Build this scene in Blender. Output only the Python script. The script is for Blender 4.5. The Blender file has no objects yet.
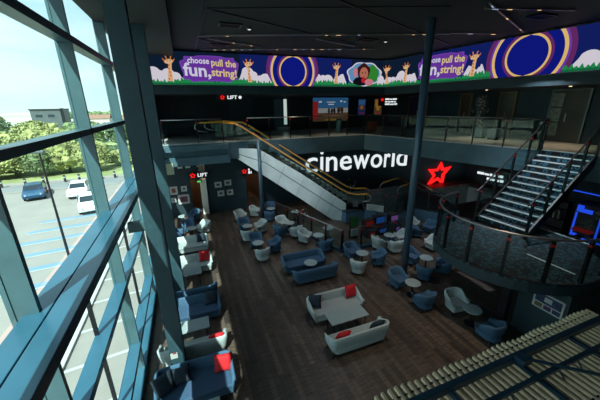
import bpy, bmesh, math, random
from mathutils import Vector, Matrix
random.seed(7)
PI = math.pi
sc = bpy.context.scene
COL = sc.collection

# ------------------------------------------------------------------ materials
def mat(name, col, rough=.6, metal=0., noise=None, bump=0., emit=0., spec=.5):
    """procedural material; noise=(scale, amount) varies the base colour"""
    m = bpy.data.materials.new(name); m.use_nodes = True
    nt = m.node_tree; b = nt.nodes['Principled BSDF']
    c = (*col, 1)
    b.inputs['Base Color'].default_value = c
    b.inputs['Roughness'].default_value = rough
    b.inputs['Metallic'].default_value = metal
    b.inputs['Specular IOR Level'].default_value = spec
    if emit:
        b.inputs['Emission Color'].default_value = c
        b.inputs['Emission Strength'].default_value = emit
    if noise:
        tc = nt.nodes.new('ShaderNodeTexCoord')
        n = nt.nodes.new('ShaderNodeTexNoise'); n.inputs['Scale'].default_value = noise[0]; n.inputs['Detail'].default_value = 4
        nt.links.new(tc.outputs['Object'], n.inputs['Vector'])
        r = nt.nodes.new('ShaderNodeValToRGB')
        a = noise[1]
        r.color_ramp.elements[0].position = .3; r.color_ramp.elements[1].position = .7
        r.color_ramp.elements[0].color = (*[max(0, v*(1-a)) for v in col], 1)
        r.color_ramp.elements[1].color = (*[min(1, v*(1+a)) for v in col], 1)
        nt.links.new(n.outputs['Fac'], r.inputs['Fac'])
        nt.links.new(r.outputs['Color'], b.inputs['Base Color'])
        if bump:
            bp = nt.nodes.new('ShaderNodeBump'); bp.inputs['Strength'].default_value = bump; bp.inputs['Distance'].default_value = .01
            nt.links.new(n.outputs['Fac'], bp.inputs['Height']); nt.links.new(bp.outputs['Normal'], b.inputs['Normal'])
    return m

def emis(name, col, s):
    m = bpy.data.materials.new(name); m.use_nodes = True
    nt = m.node_tree; nt.nodes.clear()
    o = nt.nodes.new('ShaderNodeOutputMaterial'); e = nt.nodes.new('ShaderNodeEmission')
    e.inputs[0].default_value = (*col, 1); e.inputs[1].default_value = s*.5
    nt.links.new(e.outputs[0], o.inputs[0]); return m

def glass(name, tint=(.8, .93, .93), refl=.12):
    m = bpy.data.materials.new(name); m.use_nodes = True
    nt = m.node_tree; nt.nodes.clear()
    o = nt.nodes.new('ShaderNodeOutputMaterial')
    t = nt.nodes.new('ShaderNodeBsdfTransparent'); t.inputs[0].default_value = (*tint, 1)
    g = nt.nodes.new('ShaderNodeBsdfGlossy'); g.inputs['Roughness'].default_value = .02
    lw = nt.nodes.new('ShaderNodeLayerWeight'); lw.inputs['Blend'].default_value = .5
    pw = nt.nodes.new('ShaderNodeMath'); pw.operation = 'POWER'; pw.inputs[1].default_value = 5
    ma = nt.nodes.new('ShaderNodeMath'); ma.operation = 'MULTIPLY_ADD'; ma.inputs[1].default_value = refl*2; ma.inputs[2].default_value = refl*.2
    nt.links.new(lw.outputs['Facing'], pw.inputs[0]); nt.links.new(pw.outputs[0], ma.inputs[0])
    mx = nt.nodes.new('ShaderNodeMixShader')
    nt.links.new(ma.outputs[0], mx.inputs[0]); nt.links.new(t.outputs[0], mx.inputs[1]); nt.links.new(g.outputs[0], mx.inputs[2])
    nt.links.new(mx.outputs[0], o.inputs[0]); return m

def plank_mat(name, c1, c2, mortar, scale_v, rot=0., rough=.45, bw=1.4, rh=.13, grain=.5):
    m = bpy.data.materials.new(name); m.use_nodes = True
    nt = m.node_tree; b = nt.nodes['Principled BSDF']
    tc = nt.nodes.new('ShaderNodeTexCoord'); mp = nt.nodes.new('ShaderNodeMapping')
    mp.inputs['Rotation'].default_value = (0, 0, rot)
    br = nt.nodes.new('ShaderNodeTexBrick'); br.inputs['Scale'].default_value = scale_v
    br.inputs['Color1'].default_value = (*c1, 1); br.inputs['Color2'].default_value = (*c2, 1); br.inputs['Mortar'].default_value = (*mortar, 1)
    br.inputs['Brick Width'].default_value = bw; br.inputs['Row Height'].default_value = rh; br.inputs['Mortar Size'].default_value = .0035
    nt.links.new(tc.outputs['Object'], mp.inputs[0]); nt.links.new(mp.outputs[0], br.inputs['Vector'])
    n = nt.nodes.new('ShaderNodeTexNoise'); n.inputs['Scale'].default_value = 3; n.inputs['Detail'].default_value = 6
    mp2 = nt.nodes.new('ShaderNodeMapping'); mp2.inputs['Scale'].default_value = (1, 9, 1); mp2.inputs['Rotation'].default_value = (0, 0, rot)
    nt.links.new(tc.outputs['Object'], mp2.inputs[0]); nt.links.new(mp2.outputs[0], n.inputs['Vector'])
    rp = nt.nodes.new('ShaderNodeMapRange'); rp.inputs['From Min'].default_value = .3; rp.inputs['From Max'].default_value = .7
    rp.inputs['To Min'].default_value = 1-grain; rp.inputs['To Max'].default_value = 1+grain
    nt.links.new(n.outputs['Fac'], rp.inputs['Value'])
    mu = nt.nodes.new('ShaderNodeVectorMath'); mu.operation = 'SCALE'
    nt.links.new(br.outputs['Color'], mu.inputs[0]); nt.links.new(rp.outputs[0], mu.inputs['Scale'])
    nt.links.new(mu.outputs[0], b.inputs['Base Color']); b.inputs['Roughness'].default_value = rough
    return m

def spot_mat(name, base, spotc, scale, thr=.45, rough=.6):
    """carpet / decal of small irregular rings and blotches"""
    m = bpy.data.materials.new(name); m.use_nodes = True
    nt = m.node_tree; b = nt.nodes['Principled BSDF']
    tc = nt.nodes.new('ShaderNodeTexCoord'); v = nt.nodes.new('ShaderNodeTexVoronoi'); v.inputs['Scale'].default_value = scale
    nt.links.new(tc.outputs['Object'], v.inputs['Vector'])
    r = nt.nodes.new('ShaderNodeValToRGB'); e = r.color_ramp.elements
    e[0].position = thr-.16; e[0].color = (*base, 1); e[1].position = thr+.12; e[1].color = (*base, 1)
    k = r.color_ramp.elements.new(thr); k.color = (*spotc, 1)
    nt.links.new(v.outputs['Distance'], r.inputs['Fac']); nt.links.new(r.outputs['Color'], b.inputs['Base Color'])
    b.inputs['Roughness'].default_value = rough
    return m

M = {}
M['steel'] = mat('teal_grey_painted_steel', (.055, .115, .13), .35, .0, (3, .12))
M['sill'] = mat('blue_grey_sill', (.035, .13, .20), .25, .2, (2, .1))
M['column'] = mat('column_paint', (.028, .065, .08), .4, 0, (4, .15))
M['black'] = mat('black_paint', (.008, .010, .012), .5)
M['blackm'] = mat('black_metal', (.015, .017, .02), .35, .5)
M['pole'] = mat('blue_grey_pole', (.055, .11, .16), .35, .2)
M['chrome'] = mat('brushed_handrail', (.32, .33, .34), .3, .9)
M['darkrail'] = mat('dark_handrail', (.05, .05, .055), .35, .7)
M['wall'] = mat('dark_teal_wall', (.013, .034, .045), .7, 0, (2, .15))
M['walld'] = mat('charcoal_wall', (.014, .026, .030), .8, 0, (2, .15))
M['ceil'] = mat('dark_ceiling', (.020, .025, .025), .75, 0, (30, .3))
M['fascia'] = mat('blue_grey_fascia', (.060, .125, .160), .6, 0, (2, .12))
M['floor'] = plank_mat('dark_wood_floor', (.100, .074, .056), (.034, .027, .023), (.010, .008, .007), 1, PI/2, .42)
M['gfloor'] = plank_mat('grey_tile_floor', (.50, .52, .50), (.34, .36, .35), (.12, .12, .12), 1, 0, .3, 1.2, .3, .2)
M['glass'] = glass('window_glass', (.84, .96, .96), .08)
M['bglass'] = glass('balustrade_glass', (.80, .90, .90), .10)
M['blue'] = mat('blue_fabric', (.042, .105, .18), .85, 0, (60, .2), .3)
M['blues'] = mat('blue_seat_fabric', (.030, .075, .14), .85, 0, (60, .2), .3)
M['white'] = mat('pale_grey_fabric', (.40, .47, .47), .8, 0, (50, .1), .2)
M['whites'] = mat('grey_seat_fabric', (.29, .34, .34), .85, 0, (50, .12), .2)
M['red'] = mat('red_cushion_fabric', (.50, .008, .014), .8, 0, (40, .15), .3)
M['navy'] = mat('navy_cushion_fabric', (.008, .02, .035), .8, 0, (40, .2), .3)
M['top'] = mat('pale_table_top', (.26, .33, .34), .3)
M['timber'] = mat('pale_timber', (.66, .55, .36), .55, 0, (12, .15))
M['bsteel'] = mat('blue_steel', (.03, .075, .12), .35, .3)
M['red_e'] = emis('red_light', (1, .01, .01), 1.6)
M['redclamp'] = mat('red_clamp', (.45, .01, .01), .4)
M['white_e'] = emis('white_light', (.85, .92, .95), .85)
M['green_e'] = emis('green_light', (.15, .8, .15), .8)
M['panel'] = mat('pale_cladding', (.66, .74, .75), .4, .15, (2, .1))
M['panel_j'] = mat('cladding_joint', (.10, .12, .13), .5)
M['yellow'] = mat('yellow_handrail', (.62, .30, .02), .4)
M['bluebelt'] = mat('navy_belt', (.015, .035, .09), .4)
M['frame'] = mat('pale_picture_frame', (.45, .48, .46), .4)
M['bluelite'] = emis('blue_screen', (.02, .09, .9), .7)
M['tread'] = mat('stair_nosing', (.75, .82, .84), .35, .3)
M['carpet'] = spot_mat('patterned_carpet', (.004, .008, .013), (.028, .12, .19), 9, .30)
M['carpet2'] = spot_mat('patterned_riser', (.004, .008, .013), (.06, .22, .34), 6, .38)
M['brown'] = mat('brown_panel', (.13, .06, .025), .5)
M['pillar'] = mat('white_pillar', (.8, .77, .68), .6)
M['tarmac'] = mat('pale_paving', (.25, .235, .215), .9, 0, (.6, .08))
M['road'] = mat('grey_road', (.19, .20, .20), .9, 0, (.6, .08))
M['grass'] = mat('dry_grass', (.26, .30, .12), .95, 0, (.25, .3))
M['field'] = mat('far_fields', (.38, .40, .30), .95, 0, (.02, .4))
M['bay'] = mat('blue_bay_paint', (.14, .24, .33), .8)
M['line'] = mat('white_line_paint', (.40, .42, .42), .8)
M['bark'] = mat('bark', (.08, .06, .04), .9)
M['shed'] = mat('grey_shed_cladding', (.07, .09, .095), .6, 0, (.3, .1))
M['cream'] = mat('cream_wall', (.50, .46, .40), .8)
M['roof'] = mat('brown_roof', (.25, .14, .10), .8)
M['tyre'] = mat('tyre', (.02, .02, .02), .8)
M['carglass'] = mat('car_glass', (.02, .03, .04), .08)
M['carblue'] = mat('blue_car_paint', (.02, .08, .16), .25, .3)
M['carwhite'] = mat('white_car_paint', (.70, .74, .76), .25)
M['darkseat'] = mat('dark_upholstery', (.02, .025, .03), .8)
LEAF = [mat('foliage_%s' % n, c, .85, 0, (1.2, .55), .5) for n, c in (('yellow_green', (.25, .27, .10)), ('mid_green', (.13, .18, .075)), ('deep_green', (.08, .13, .06)))]

# ------------------------------------------------------------------ mesh helpers
class MB:
    def __init__(s): s.b = bmesh.new()
    def box(s, a, b, rz=0, piv=None):
        x0, x1 = sorted((a[0], b[0])); y0, y1 = sorted((a[1], b[1])); z0, z1 = sorted((a[2], b[2]))
        vs = [s.b.verts.new((x, y, z)) for z in (z0, z1) for x, y in ((x0, y0), (x1, y0), (x1, y1), (x0, y1))]
        for f in ((3, 2, 1, 0), (4, 5, 6, 7), (0, 1, 5, 4), (1, 2, 6, 5), (2, 3, 7, 6), (3, 0, 4, 7)): s.b.faces.new([vs[i] for i in f])
        if rz:
            p = Vector(piv or ((x0+x1)/2, (y0+y1)/2, 0))
            bmesh.ops.rotate(s.b, verts=vs, cent=p, matrix=Matrix.Rotation(rz, 3, 'Z'))
        return s
    def beam(s, p, q, w, h):
        """rectangular bar from p to q; w horizontal width, h other"""
        p, q = Vector(p), Vector(q); d = (q-p).normalized()
        side = d.cross(Vector((0, 0, 1)))
        if side.length < 1e-4: side = Vector((1, 0, 0))
        side.normalize(); up = side.cross(d)
        vs = [s.b.verts.new(o+side*a*w/2+up*c*h/2) for o in (p, q) for a, c in ((-1, -1), (1, -1), (1, 1), (-1, 1))]
        for f in ((0, 1, 2, 3), (7, 6, 5, 4), (0, 4, 5, 1), (1, 5, 6, 2), (2, 6, 7, 3), (3, 7, 4, 0)): s.b.faces.new([vs[i] for i in f])
        return s
    def tube(s, pts, r, n=8, closed=False):
        pts = [Vector(p) for p in pts]; rings = []
        N = len(pts); ref = None
        for i, p in enumerate(pts):
            if closed: d = pts[(i+1) % N]-pts[i-1]
            else: d = pts[min(i+1, N-1)]-pts[max(i-1, 0)]
            d.normalize()
            if ref is None: ref = Vector((0, 0, 1)) if abs(d.z) < .9 else Vector((1, 0, 0))
            a = d.cross(ref).normalized(); b = a.cross(d)
            ref = b
            rr = r[i] if isinstance(r, (list, tuple)) else r
            rings.append([s.b.verts.new(p+a*math.cos(2*PI*k/n)*rr+b*math.sin(2*PI*k/n)*rr) for k in range(n)])
        rg = range(N if closed else N-1)
        for i in rg:
            A, B = rings[i], rings[(i+1) % N]
            for k in range(n): s.b.faces.new((A[k], A[(k+1) % n], B[(k+1) % n], B[k]))
        if not closed:
            s.b.faces.new(rings[0]); s.b.faces.new(rings[-1][::-1])
        return s
    def lathe(s, c, prof, n=24):
        rings = [[s.b.verts.new((c[0]+r*math.cos(2*PI*k/n), c[1]+r*math.sin(2*PI*k/n), c[2]+z)) for k in range(n)] for r, z in prof]
        for A, B in zip(rings, rings[1:]):
            for k in range(n): s.b.faces.new((A[k], A[(k+1) % n], B[(k+1) % n], B[k]))
        s.b.faces.new(rings[0][::-1]); s.b.faces.new(rings[-1]); return s
    def prism(s, poly, z0, z1):
        A = [s.b.verts.new((x, y, z0)) for x, y in poly]; B = [s.b.verts.new((x, y, z1)) for x, y in poly]
        n = len(poly)
        s.b.faces.new(A[::-1]); s.b.faces.new(B)
        for k in range(n): s.b.faces.new((A[k], A[(k+1) % n], B[(k+1) % n], B[k]))
        return s
    def slab(s, quad, off):
        """planar polygon (3D points) extruded by vector off"""
        off = Vector(off)
        A = [s.b.verts.new(Vector(p)) for p in quad]; B = [s.b.verts.new(Vector(p)+off) for p in quad]
        n = len(quad)
        s.b.faces.new(A[::-1]); s.b.faces.new(B)
        for k in range(n): s.b.faces.new((A[k], A[(k+1) % n], B[(k+1) % n], B[k]))
        return s
    def build(s, name, m, parent=None, smooth=False, bevel=0, loc=None):
        bmesh.ops.recalc_face_normals(s.b, faces=s.b.faces)
        off = Vector((0, 0, 0))
        if parent is not None:
            p = parent
            while p is not None: off += p.location; p = p.parent
        elif loc is not None: off = Vector(loc)
        if off.length: bmesh.ops.translate(s.b, verts=s.b.verts, vec=-off)
        me = bpy.data.meshes.new(name); s.b.to_mesh(me); s.b.free()
        me.materials.append(m)
        if smooth:
            for f in me.polygons: f.use_smooth = True
        o = bpy.data.objects.new(name, me); COL.objects.link(o)
        if parent is not None: o.parent = parent
        elif loc is not None: o.location = loc
        if bevel:
            bv = o.modifiers.new('bevel', 'BEVEL'); bv.width = bevel; bv.segments = 2; bv.limit_method = 'ANGLE'
        return o

def struct(o): o['kind'] = 'structure'; return o
def tag(o, label, cat, group=None):
    o['label'] = label; o['category'] = cat
    if group: o['group'] = group
    return o
def thing(name, label, cat, loc=(0, 0, 0), group=None):
    o = bpy.data.objects.new(name, None); COL.objects.link(o); o.location = loc; o.empty_display_size = .1
    return tag(o, label, cat, group)
def dup(root, loc, rz, label, group=None):
    r = root.copy(); COL.objects.link(r); r.location = loc; r.rotation_euler = (0, 0, rz); r['label'] = label
    if group: r['group'] = group
    for ch in list(root.children):
        c = ch.copy(); COL.objects.link(c); c.parent = r
        for g in list(ch.children):
            d = g.copy(); COL.objects.link(d); d.parent = c
    return r
def text_mesh(txt, size, extrude, offset=0., shear=0.):
    cu = bpy.data.curves.new('t', 'FONT'); cu.body = txt; cu.size = size; cu.extrude = extrude; cu.offset = offset; cu.shear = shear; cu.resolution_u = 3
    o = bpy.data.objects.new('t', cu); COL.objects.link(o)
    dg = bpy.context.evaluated_depsgraph_get(); me = bpy.data.meshes.new_from_object(o.evaluated_get(dg))
    bpy.data.objects.remove(o); bpy.data.curves.remove(cu)
    return me
def text_obj(name, txt, size, m, origin, xdir, parent=None, width=None, height=None, extrude=.004, offset=0.):
    """flat lettering standing upright: local x -> xdir, local y -> world z (scaled to width/height)"""
    me = text_mesh(txt, size, extrude, offset)
    xs = [v.co.x for v in me.vertices]; ys = [v.co.y for v in me.vertices]
    x0, x1, y0, y1 = min(xs), max(xs), min(ys), max(ys)
    sx = width/(x1-x0) if width else 1; sy = height/(y1-y0) if height else sx
    X = Vector(xdir).normalized(); Z = Vector((0, 0, 1)); N = X.cross(Z)
    off = Vector((0, 0, 0)); p = parent
    while p is not None: off += p.location; p = p.parent
    for v in me.vertices:
        v.co = Vector(origin)+X*(v.co.x-x0)*sx+Z*(v.co.y-y0)*sy+N*v.co.z-off
    me.materials.clear(); me.materials.append(m)
    o = bpy.data.objects.new(name, me); COL.objects.link(o); o.parent = parent
    return o

# ------------------------------------------------------------------ camera
cam = bpy.data.cameras.new('camera'); cam.sensor_width = 36; cam.lens = 17.52; cam.clip_start = .05; cam.clip_end = 2000
co = bpy.data.objects.new('camera', cam); COL.objects.link(co); sc.camera = co
f_, yh, vx = 292., 105., 183.
roll = math.atan(12/900); pit = math.atan((200-yh)/f_); yaw = math.atan((300-vx)/(f_/math.cos(pit)))
fw0 = Vector((math.sin(yaw), math.cos(yaw), 0)); r0 = Vector((math.cos(yaw), -math.sin(yaw), 0)); u0 = Vector((0, 0, 1))
fw = math.cos(pit)*fw0-math.sin(pit)*u0; up = math.sin(pit)*fw0+math.cos(pit)*u0
rr = r0*math.cos(roll)-up*math.sin(roll); uu = r0*math.sin(roll)+up*math.cos(roll)
co.matrix_world = Matrix(((rr.x, uu.x, -fw.x, 0), (rr.y, uu.y, -fw.y, 0), (rr.z, uu.z, -fw.z, 5.8), (0, 0, 0, 1)))

# ------------------------------------------------------------------ world, sun
w = bpy.data.worlds.new('world'); sc.world = w; w.use_nodes = True
nt = w.node_tree; nt.nodes.clear()
wo = nt.nodes.new('ShaderNodeOutputWorld'); bg = nt.nodes.new('ShaderNodeBackground')
tc = nt.nodes.new('ShaderNodeTexCoord'); sep = nt.nodes.new('ShaderNodeSeparateXYZ')
nt.links.new(tc.outputs['Generated'], sep.inputs[0])
rp = nt.nodes.new('ShaderNodeValToRGB'); e = rp.color_ramp.elements
e[0].position = 0.0; e[0].color = (.56, .62, .64, 1); e[1].position = .6; e[1].color = (.11, .30, .48, 1)
k = rp.color_ramp.elements.new(.22); k.color = (.32, .50, .60, 1)
nt.links.new(sep.outputs['Z'], rp.inputs['Fac'])
mp = nt.nodes.new('ShaderNodeMapping'); mp.inputs['Scale'].default_value = (1, 1, 4.5); mp.inputs['Location'].default_value = (.3, .2, .1)
nz = nt.nodes.new('ShaderNodeTexNoise'); nz.inputs['Scale'].default_value = 1.6; nz.inputs['Detail'].default_value = 7; nz.inputs['Roughness'].default_value = .55
nt.links.new(tc.outputs['Generated'], mp.inputs[0]); nt.links.new(mp.outputs[0], nz.inputs['Vector'])
cr = nt.nodes.new('ShaderNodeValToRGB'); cr.color_ramp.elements[0].position = .38; cr.color_ramp.elements[1].position = .60
nt.links.new(nz.outputs['Fac'], cr.inputs['Fac'])
mx = nt.nodes.new('ShaderNodeMixRGB'); mx.inputs['Color2'].default_value = (.64, .66, .67, 1)
nt.links.new(cr.outputs['Color'], mx.inputs['Fac']); nt.links.new(rp.outputs['Color'], mx.inputs['Color1'])
nt.links.new(mx.outputs[0], bg.inputs['Color']); bg.inputs['Strength'].default_value = .92
nt.links.new(bg.outputs[0], wo.inputs[0])

sl = bpy.data.lights.new('sun', 'SUN'); sl.energy = 5.2; sl.angle = .009; sl.color = (1, .95, .86)
so = bpy.data.objects.new('sun', sl); COL.objects.link(so)
d = Vector((.33, .74, -1)).normalized(); so.rotation_euler = d.to_track_quat('-Z', 'Y').to_euler(); so.location = (-10, -10, 20)

sc.view_settings.view_transform = 'Standard'; sc.view_settings.look = 'None'; sc.view_settings.gamma = 1; sc.view_settings.use_curve_mapping = False
sc.view_settings.exposure = 1.15

# ------------------------------------------------------------------ room shell
m = MB()
m.box((-1.75, -4, -.2), (13.6, 16.7, 0)); m.box((13.6, -4, -.2), (20.5, 12.2, 0)); m.box((13.6, 15.4, -.2), (20.5, 16.7, 0)); m.box((19.5, 12.2, -.2), (20.5, 15.4, 0))
m.box((-1.75, 16.7, -.2), (5, 21, 0))
struct(m.build('floor', M['floor']))
m = MB(); m.box((-1.9, -4.2, 8), (20.6, 21.2, 8.3)); struct(m.build('ceiling', M['ceil']))
m = MB(); m.box((-1.9, -4.3, -.2), (20.6, -4.1, 8)); struct(m.build('wall_near', M['walld']))
m = MB(); m.box((20.5, -4.2, -3.4), (20.7, 21.2, 8)); struct(m.build('wall_right', M['walld']))
# far wall of the lower hall with lift opening and passage opening
m = MB()
m.box((-1.75, 16.5, 0), (-.08, 16.7, 3.2)); m.box((-.08, 16.5, 2.0), (.42, 16.7, 3.2))
m.box((.72, 16.5, 0), (2.95, 16.7, 3.2)); m.box((2.95, 16.5, 2.05), (3.95, 16.7, 3.2)); m.box((3.95, 16.5, 0), (20.5, 16.7, 3.2))
struct(m.build('wall_far', M['wall']))
m = MB(); m.box((-1.75, 20.9, 0), (20.5, 21.1, 8)); struct(m.build('wall_back', M['walld']))
m = MB(); m.box((-1.85, 16.7, 0), (-1.7, 21, 8)); struct(m.build('wall_left', M['walld']))
m = MB(); m.box((-.3, 18, 0), (1.0, 18.15, 3.2)); struct(m.build('wall_lift_lobby', M['walld']))
m = MB(); m.box((2.9, 18.6, 0), (4.9, 18.7, 3.2)); struct(m.build('wall_passage', M['brown']))
# lower void for the down escalator
m = MB(); m.box((13.5, 12.1, -3.4), (19.6, 15.5, -3.3)); m.box((13.5, 12.1, -3.3), (13.6, 15.5, -.2)); m.box((13.6, 15.4, -3.3), (19.6, 15.5, -.2))
struct(m.build('trim_void', M['walld']))
# white pillar beside the lift door
m = MB(); m.box((.42, 16.35, 0), (.74, 16.72, 2.0)); struct(m.build('trim_pillar', M['pillar'], bevel=.01))

# gallery slab (upper floor) : far strip + slanted right strip
m = MB()
m.prism([(-1.7, 15.25), (10, 15.25), (12.42, 7.0), (12.5, 7.0), (12.62, 5.4), (12.9, -4), (20.5, -4), (20.5, 20.9), (-1.7, 20.9)], 4.05, 4.1)
struct(m.build('floor_gallery', M['gfloor']))
m = MB()
m.prism([(-1.7, 15.23), (9.985, 15.23), (12.40, 7.0), (12.5, 7.0), (12.62, 5.4), (12.9, -4), (20.5, -4), (20.5, 20.9), (-1.7, 20.9)], 3.2, 4.045)
struct(m.build('trim_gallery_fascia', M['fascia']))
m = MB(); m.box((-1.6, 14.95, 3.08), (1.95, 15.22, 3.45)); m.box((-1.6, 15.0, 3.75), (1.95, 15.225, 4.0)); struct(m.build('trim_bulkhead', M['fascia']))
# near gallery the picture is taken from
m = MB(); m.box((-1.1, -4.1, 3.9), (12.9, .2, 4.1)); struct(m.build('floor_near_gallery', M['gfloor']))
# gallery ceiling / bulkhead carrying the screen
LC = Vector((10.3, 14, 0)); LD = Vector((1.1, -8.3, 0)).normalized()
m = MB()
m.prism([(-1.7, 14.12), (10.38, 14.12), (12.75, -4), (20.5, -4), (20.5, 20.9), (-1.7, 20.9)], 6.38, 6.55)
struct(m.build('ceiling_gallery', M['ceil']))
m = MB()
m.prism([(-1.7, 14.1), (10.36, 14.1), (12.73, -4), (12.95, -4), (10.55, 14.3), (-1.7, 14.3)], 6.3, 8)
struct(m.build('trim_screen_bulkhead', M['wall']))
m = MB()
m.box((-1.7, 20.5, 4.1), (15.5, 20.6, 6.38)); struct(m.build('wall_gallery_back', M['wall']))
m = MB(); m.box((15.5, -4, 4.1), (15.6, 20.6, 6.38)); struct(m.build('wall_gallery_right', M['wall']))
# grey wall panels between doors along the back
for i, (a, b) in enumerate(((1.3, 2.9), (4.4, 6.0), (6.9, 8.5))):
    m = MB(); m.box((a, 20.42, 4.1), (b, 20.5, 6.3)); struct(m.build('trim_panel', M['walld']))

# ceiling seams
seams = [((.8, 4.0), (.78, 14.05)), ((.79, 8.2), (6.27, 6.22)), ((.79, 8.2), (6.62, 10.96)), ((3.46, 6.65), (10.19, 9.87)), ((.79, 11.6), (3.4, 13.9))]
for a, b in seams:
    m = MB(); m.beam((*a, 7.985), (*b, 7.985), .07, .02); struct(m.build('trim_ceiling_seam', M['black']))
# drop soffit at the left
m = MB(); m.box((-1.7, -4, 7.75), (-.05, 14.05, 7.99)); struct(m.build('trim_soffit', M['ceil']))

# thin shiny trim rails under the ceiling; emissive dashes stand in for screen reflections
rails = [((.77, 11.02), (8.49, 8.29)), ((.96, 13.53), (7.74, 11.3)), ((1.1, 11.3), (3.2, 12.3)), ((6.86, 5.65), (10.61, 7.33)), ((8.38, 8.18), (10.02, 7.8)), ((7.08, 5.95), (9.41, 5.33)), ((4.6, 10.3), (6.6, 11.1))]
rail_lab = ['long pale track crossing the ceiling from beside the left soffit', 'ceiling track running just in front of the left part of the screen', 'short slanting ceiling track above the left screen lettering',
            'slanting ceiling track nearest the right ring on the screen', 'short ceiling track end right of the tall pole', 'short ceiling track highest at the right', 'slanting ceiling track above the portrait on the screen']
M['track_e'] = emis('warm_track_light', (1, .62, .3), .8); M['track_c'] = emis('cool_track_light', (.55, .65, .95), .5)
for (a, b), lb in zip(rails, rail_lab):
    t = thing('track_light', lb, 'ceiling light', (a[0], a[1], 7.96), 'ceiling light tracks')
    A = Vector((*a, 7.96)); B = Vector((*b, 7.96))
    m = MB(); m.beam(A, B, .045, .04); m.build('rail', M['chrome'], t)
    L = (B-A).length; nn = int(L/.35)
    for i in range(nn):
        if random.random() < .55: continue
        p = A.lerp(B, (i+.5)/nn); q = A.lerp(B, (i+.5+random.uniform(.2, .45))/nn)
        m = MB(); m.beam(p+Vector((0, 0, -.022)), q+Vector((0, 0, -.022)), .03, .012)
        m.build('light_strip', M['track_e'] if random.random() < .6 else M['track_c'], t)
# vents
for (x, y), lb in (((1.56, 9.47), 'dark square ceiling vent nearer the camera at left'), ((1.59, 12.49), 'dark square ceiling vent above the purple caption'), ((6.51, 10.03), 'dark square ceiling vent above the portrait'), ((9.28, 6.01), 'dark square ceiling vent at upper right')):
    t = thing('ceiling_vent', lb, 'vent', (x, y, 7.99), 'ceiling vents')
    m = MB()
    for a, b in (((-.32, -.2), (.32, -.16)), ((-.32, .16), (.32, .2)), ((-.32, -.16), (-.28, .16)), ((.28, -.16), (.32, .16))): m.box((x+a[0], y+a[1], 7.955), (x+b[0], y+b[1], 7.995))
    m.build('frame', M['blackm'], t)
    m = MB()
    for i in range(6): m.box((x-.28, y-.15+i*.052, 7.965), (x+.28, y-.13+i*.052, 7.99))
    m.build('grille', M['black'], t)
for (x, y), lb in (((2.14, 9.64), 'small round ceiling downlight beside the left vent'), ((7.2, 9.95), 'small round ceiling downlight above the portrait')):
    t = thing('downlight', lb, 'ceiling light', (x, y, 7.98), 'lit ceiling downlights')
    m = MB(); m.lathe((x, y, 7.94), [(.07, 0), (.09, .05)], 16); m.build('rim', M['blackm'], t)
    m = MB(); m.lathe((x, y, 7.93), [(.045, 0), (.045, .012)], 16); m.build('lamp', M['white_e'], t)

# ------------------------------------------------------------------ facade (left)
GX = -1.70
ys_m = [-2.9, .1, 3.12, 6.2, 9.2, 12.2, 15.2]
for y in ys_m:
    m = MB(); m.box((-1.70, y-.03, 0), (-1.52, y+.03, 8)); m.box((-1.74, y-.04, 0), (-1.70, y+.04, 8))
    struct(m.build('trim_mullion', M['steel']))
for z0, z1, xi in ((6.80, 6.92, -1.52), (5.36, 5.46, -1.52), (2.26, 2.38, -1.50), (.70, .80, -1.50), (0, .12, -1.50)):
    m = MB(); m.box((-1.72, -4, z0), (xi, 16.4, z1)); struct(m.build('trim_transom', M['sill'] if z1 < 3 else M['steel'], bevel=.004))
m = MB(); m.box((-1.66, -4, 3.78), (-1.45, 16.4, 3.93)); struct(m.build('trim_sill_outer', M['sill'], bevel=.006))
m = MB(); m.box((-1.42, -4, 3.82), (-1.18, 16.4, 3.95)); struct(m.build('trim_sill_inner', M['sill'], bevel=.006))
m = MB(); m.box((-1.46, -4, 3.80), (-1.41, 16.4, 3.88)); struct(m.build('trim_sill_gap', M['black']))
zs = [.12, .70, .80, 2.26, 2.38, 3.80, 3.93, 5.36, 5.46, 6.80, 6.92, 8]
n = 1
for a, b in zip(ys_m, ys_m[1:]):
    for i in range(0, len(zs), 2):
        mb = MB(); mb.box((GX-.012, a+.05, zs[i]), (GX, b-.05, zs[i+1]))
        struct(mb.build('window_%d' % n, M['glass'])); n += 1
# fine vertical joints of the lower glazing
for y in (4.65, 7.7, 10.7):
    m = MB(); m.box((-1.72, y-.012, .12), (-1.66, y+.012, 3.8)); struct(m.build('trim_glass_joint', M['blackm']))
# columns of the hall along the facade
for y, lb in ((5.62, 'tall dark teal steel column nearest the camera'), (9.1, 'tall dark teal steel column behind the nearer one')):
    t = thing('steel_column', lb, 'column', (-.8, y+.11, 0), None)
    x0, x1 = (-.90, -.60) if y < 7 else (-.95, -.65)
    m = MB(); m.box((x0, y, 0), (x1, y+.03, 8)); m.box((x0, y+.19, 0), (x1, y+.22, 8)); m.box((x0+.02, y+.03, 0), (x1-.02, y+.19, 8)); m.build('shaft', M['column'], t)
    m = MB(); m.box((-1.18, y+.05, 3.62), (x0, y+.17, 3.80)); m.build('bracket', M['steel'], t)
    m = MB(); m.box((x0-.03, y-.01, 0), (x1+.03, y+.23, .03)); m.build('base_plate', M['blackm'], t)
    if y < 7:
        m = MB(); m.box((-.88, y-.012, .62), (-.74, y, .76)); pl_ = m.build('notice', M['frame'], t); pl_['label'] = 'small white notice with a red strip'
        m = MB(); m.box((-.83, y-.016, .74), (-.76, y-.012, .77)); m.build('red_strip', M['redclamp'], pl_)

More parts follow.
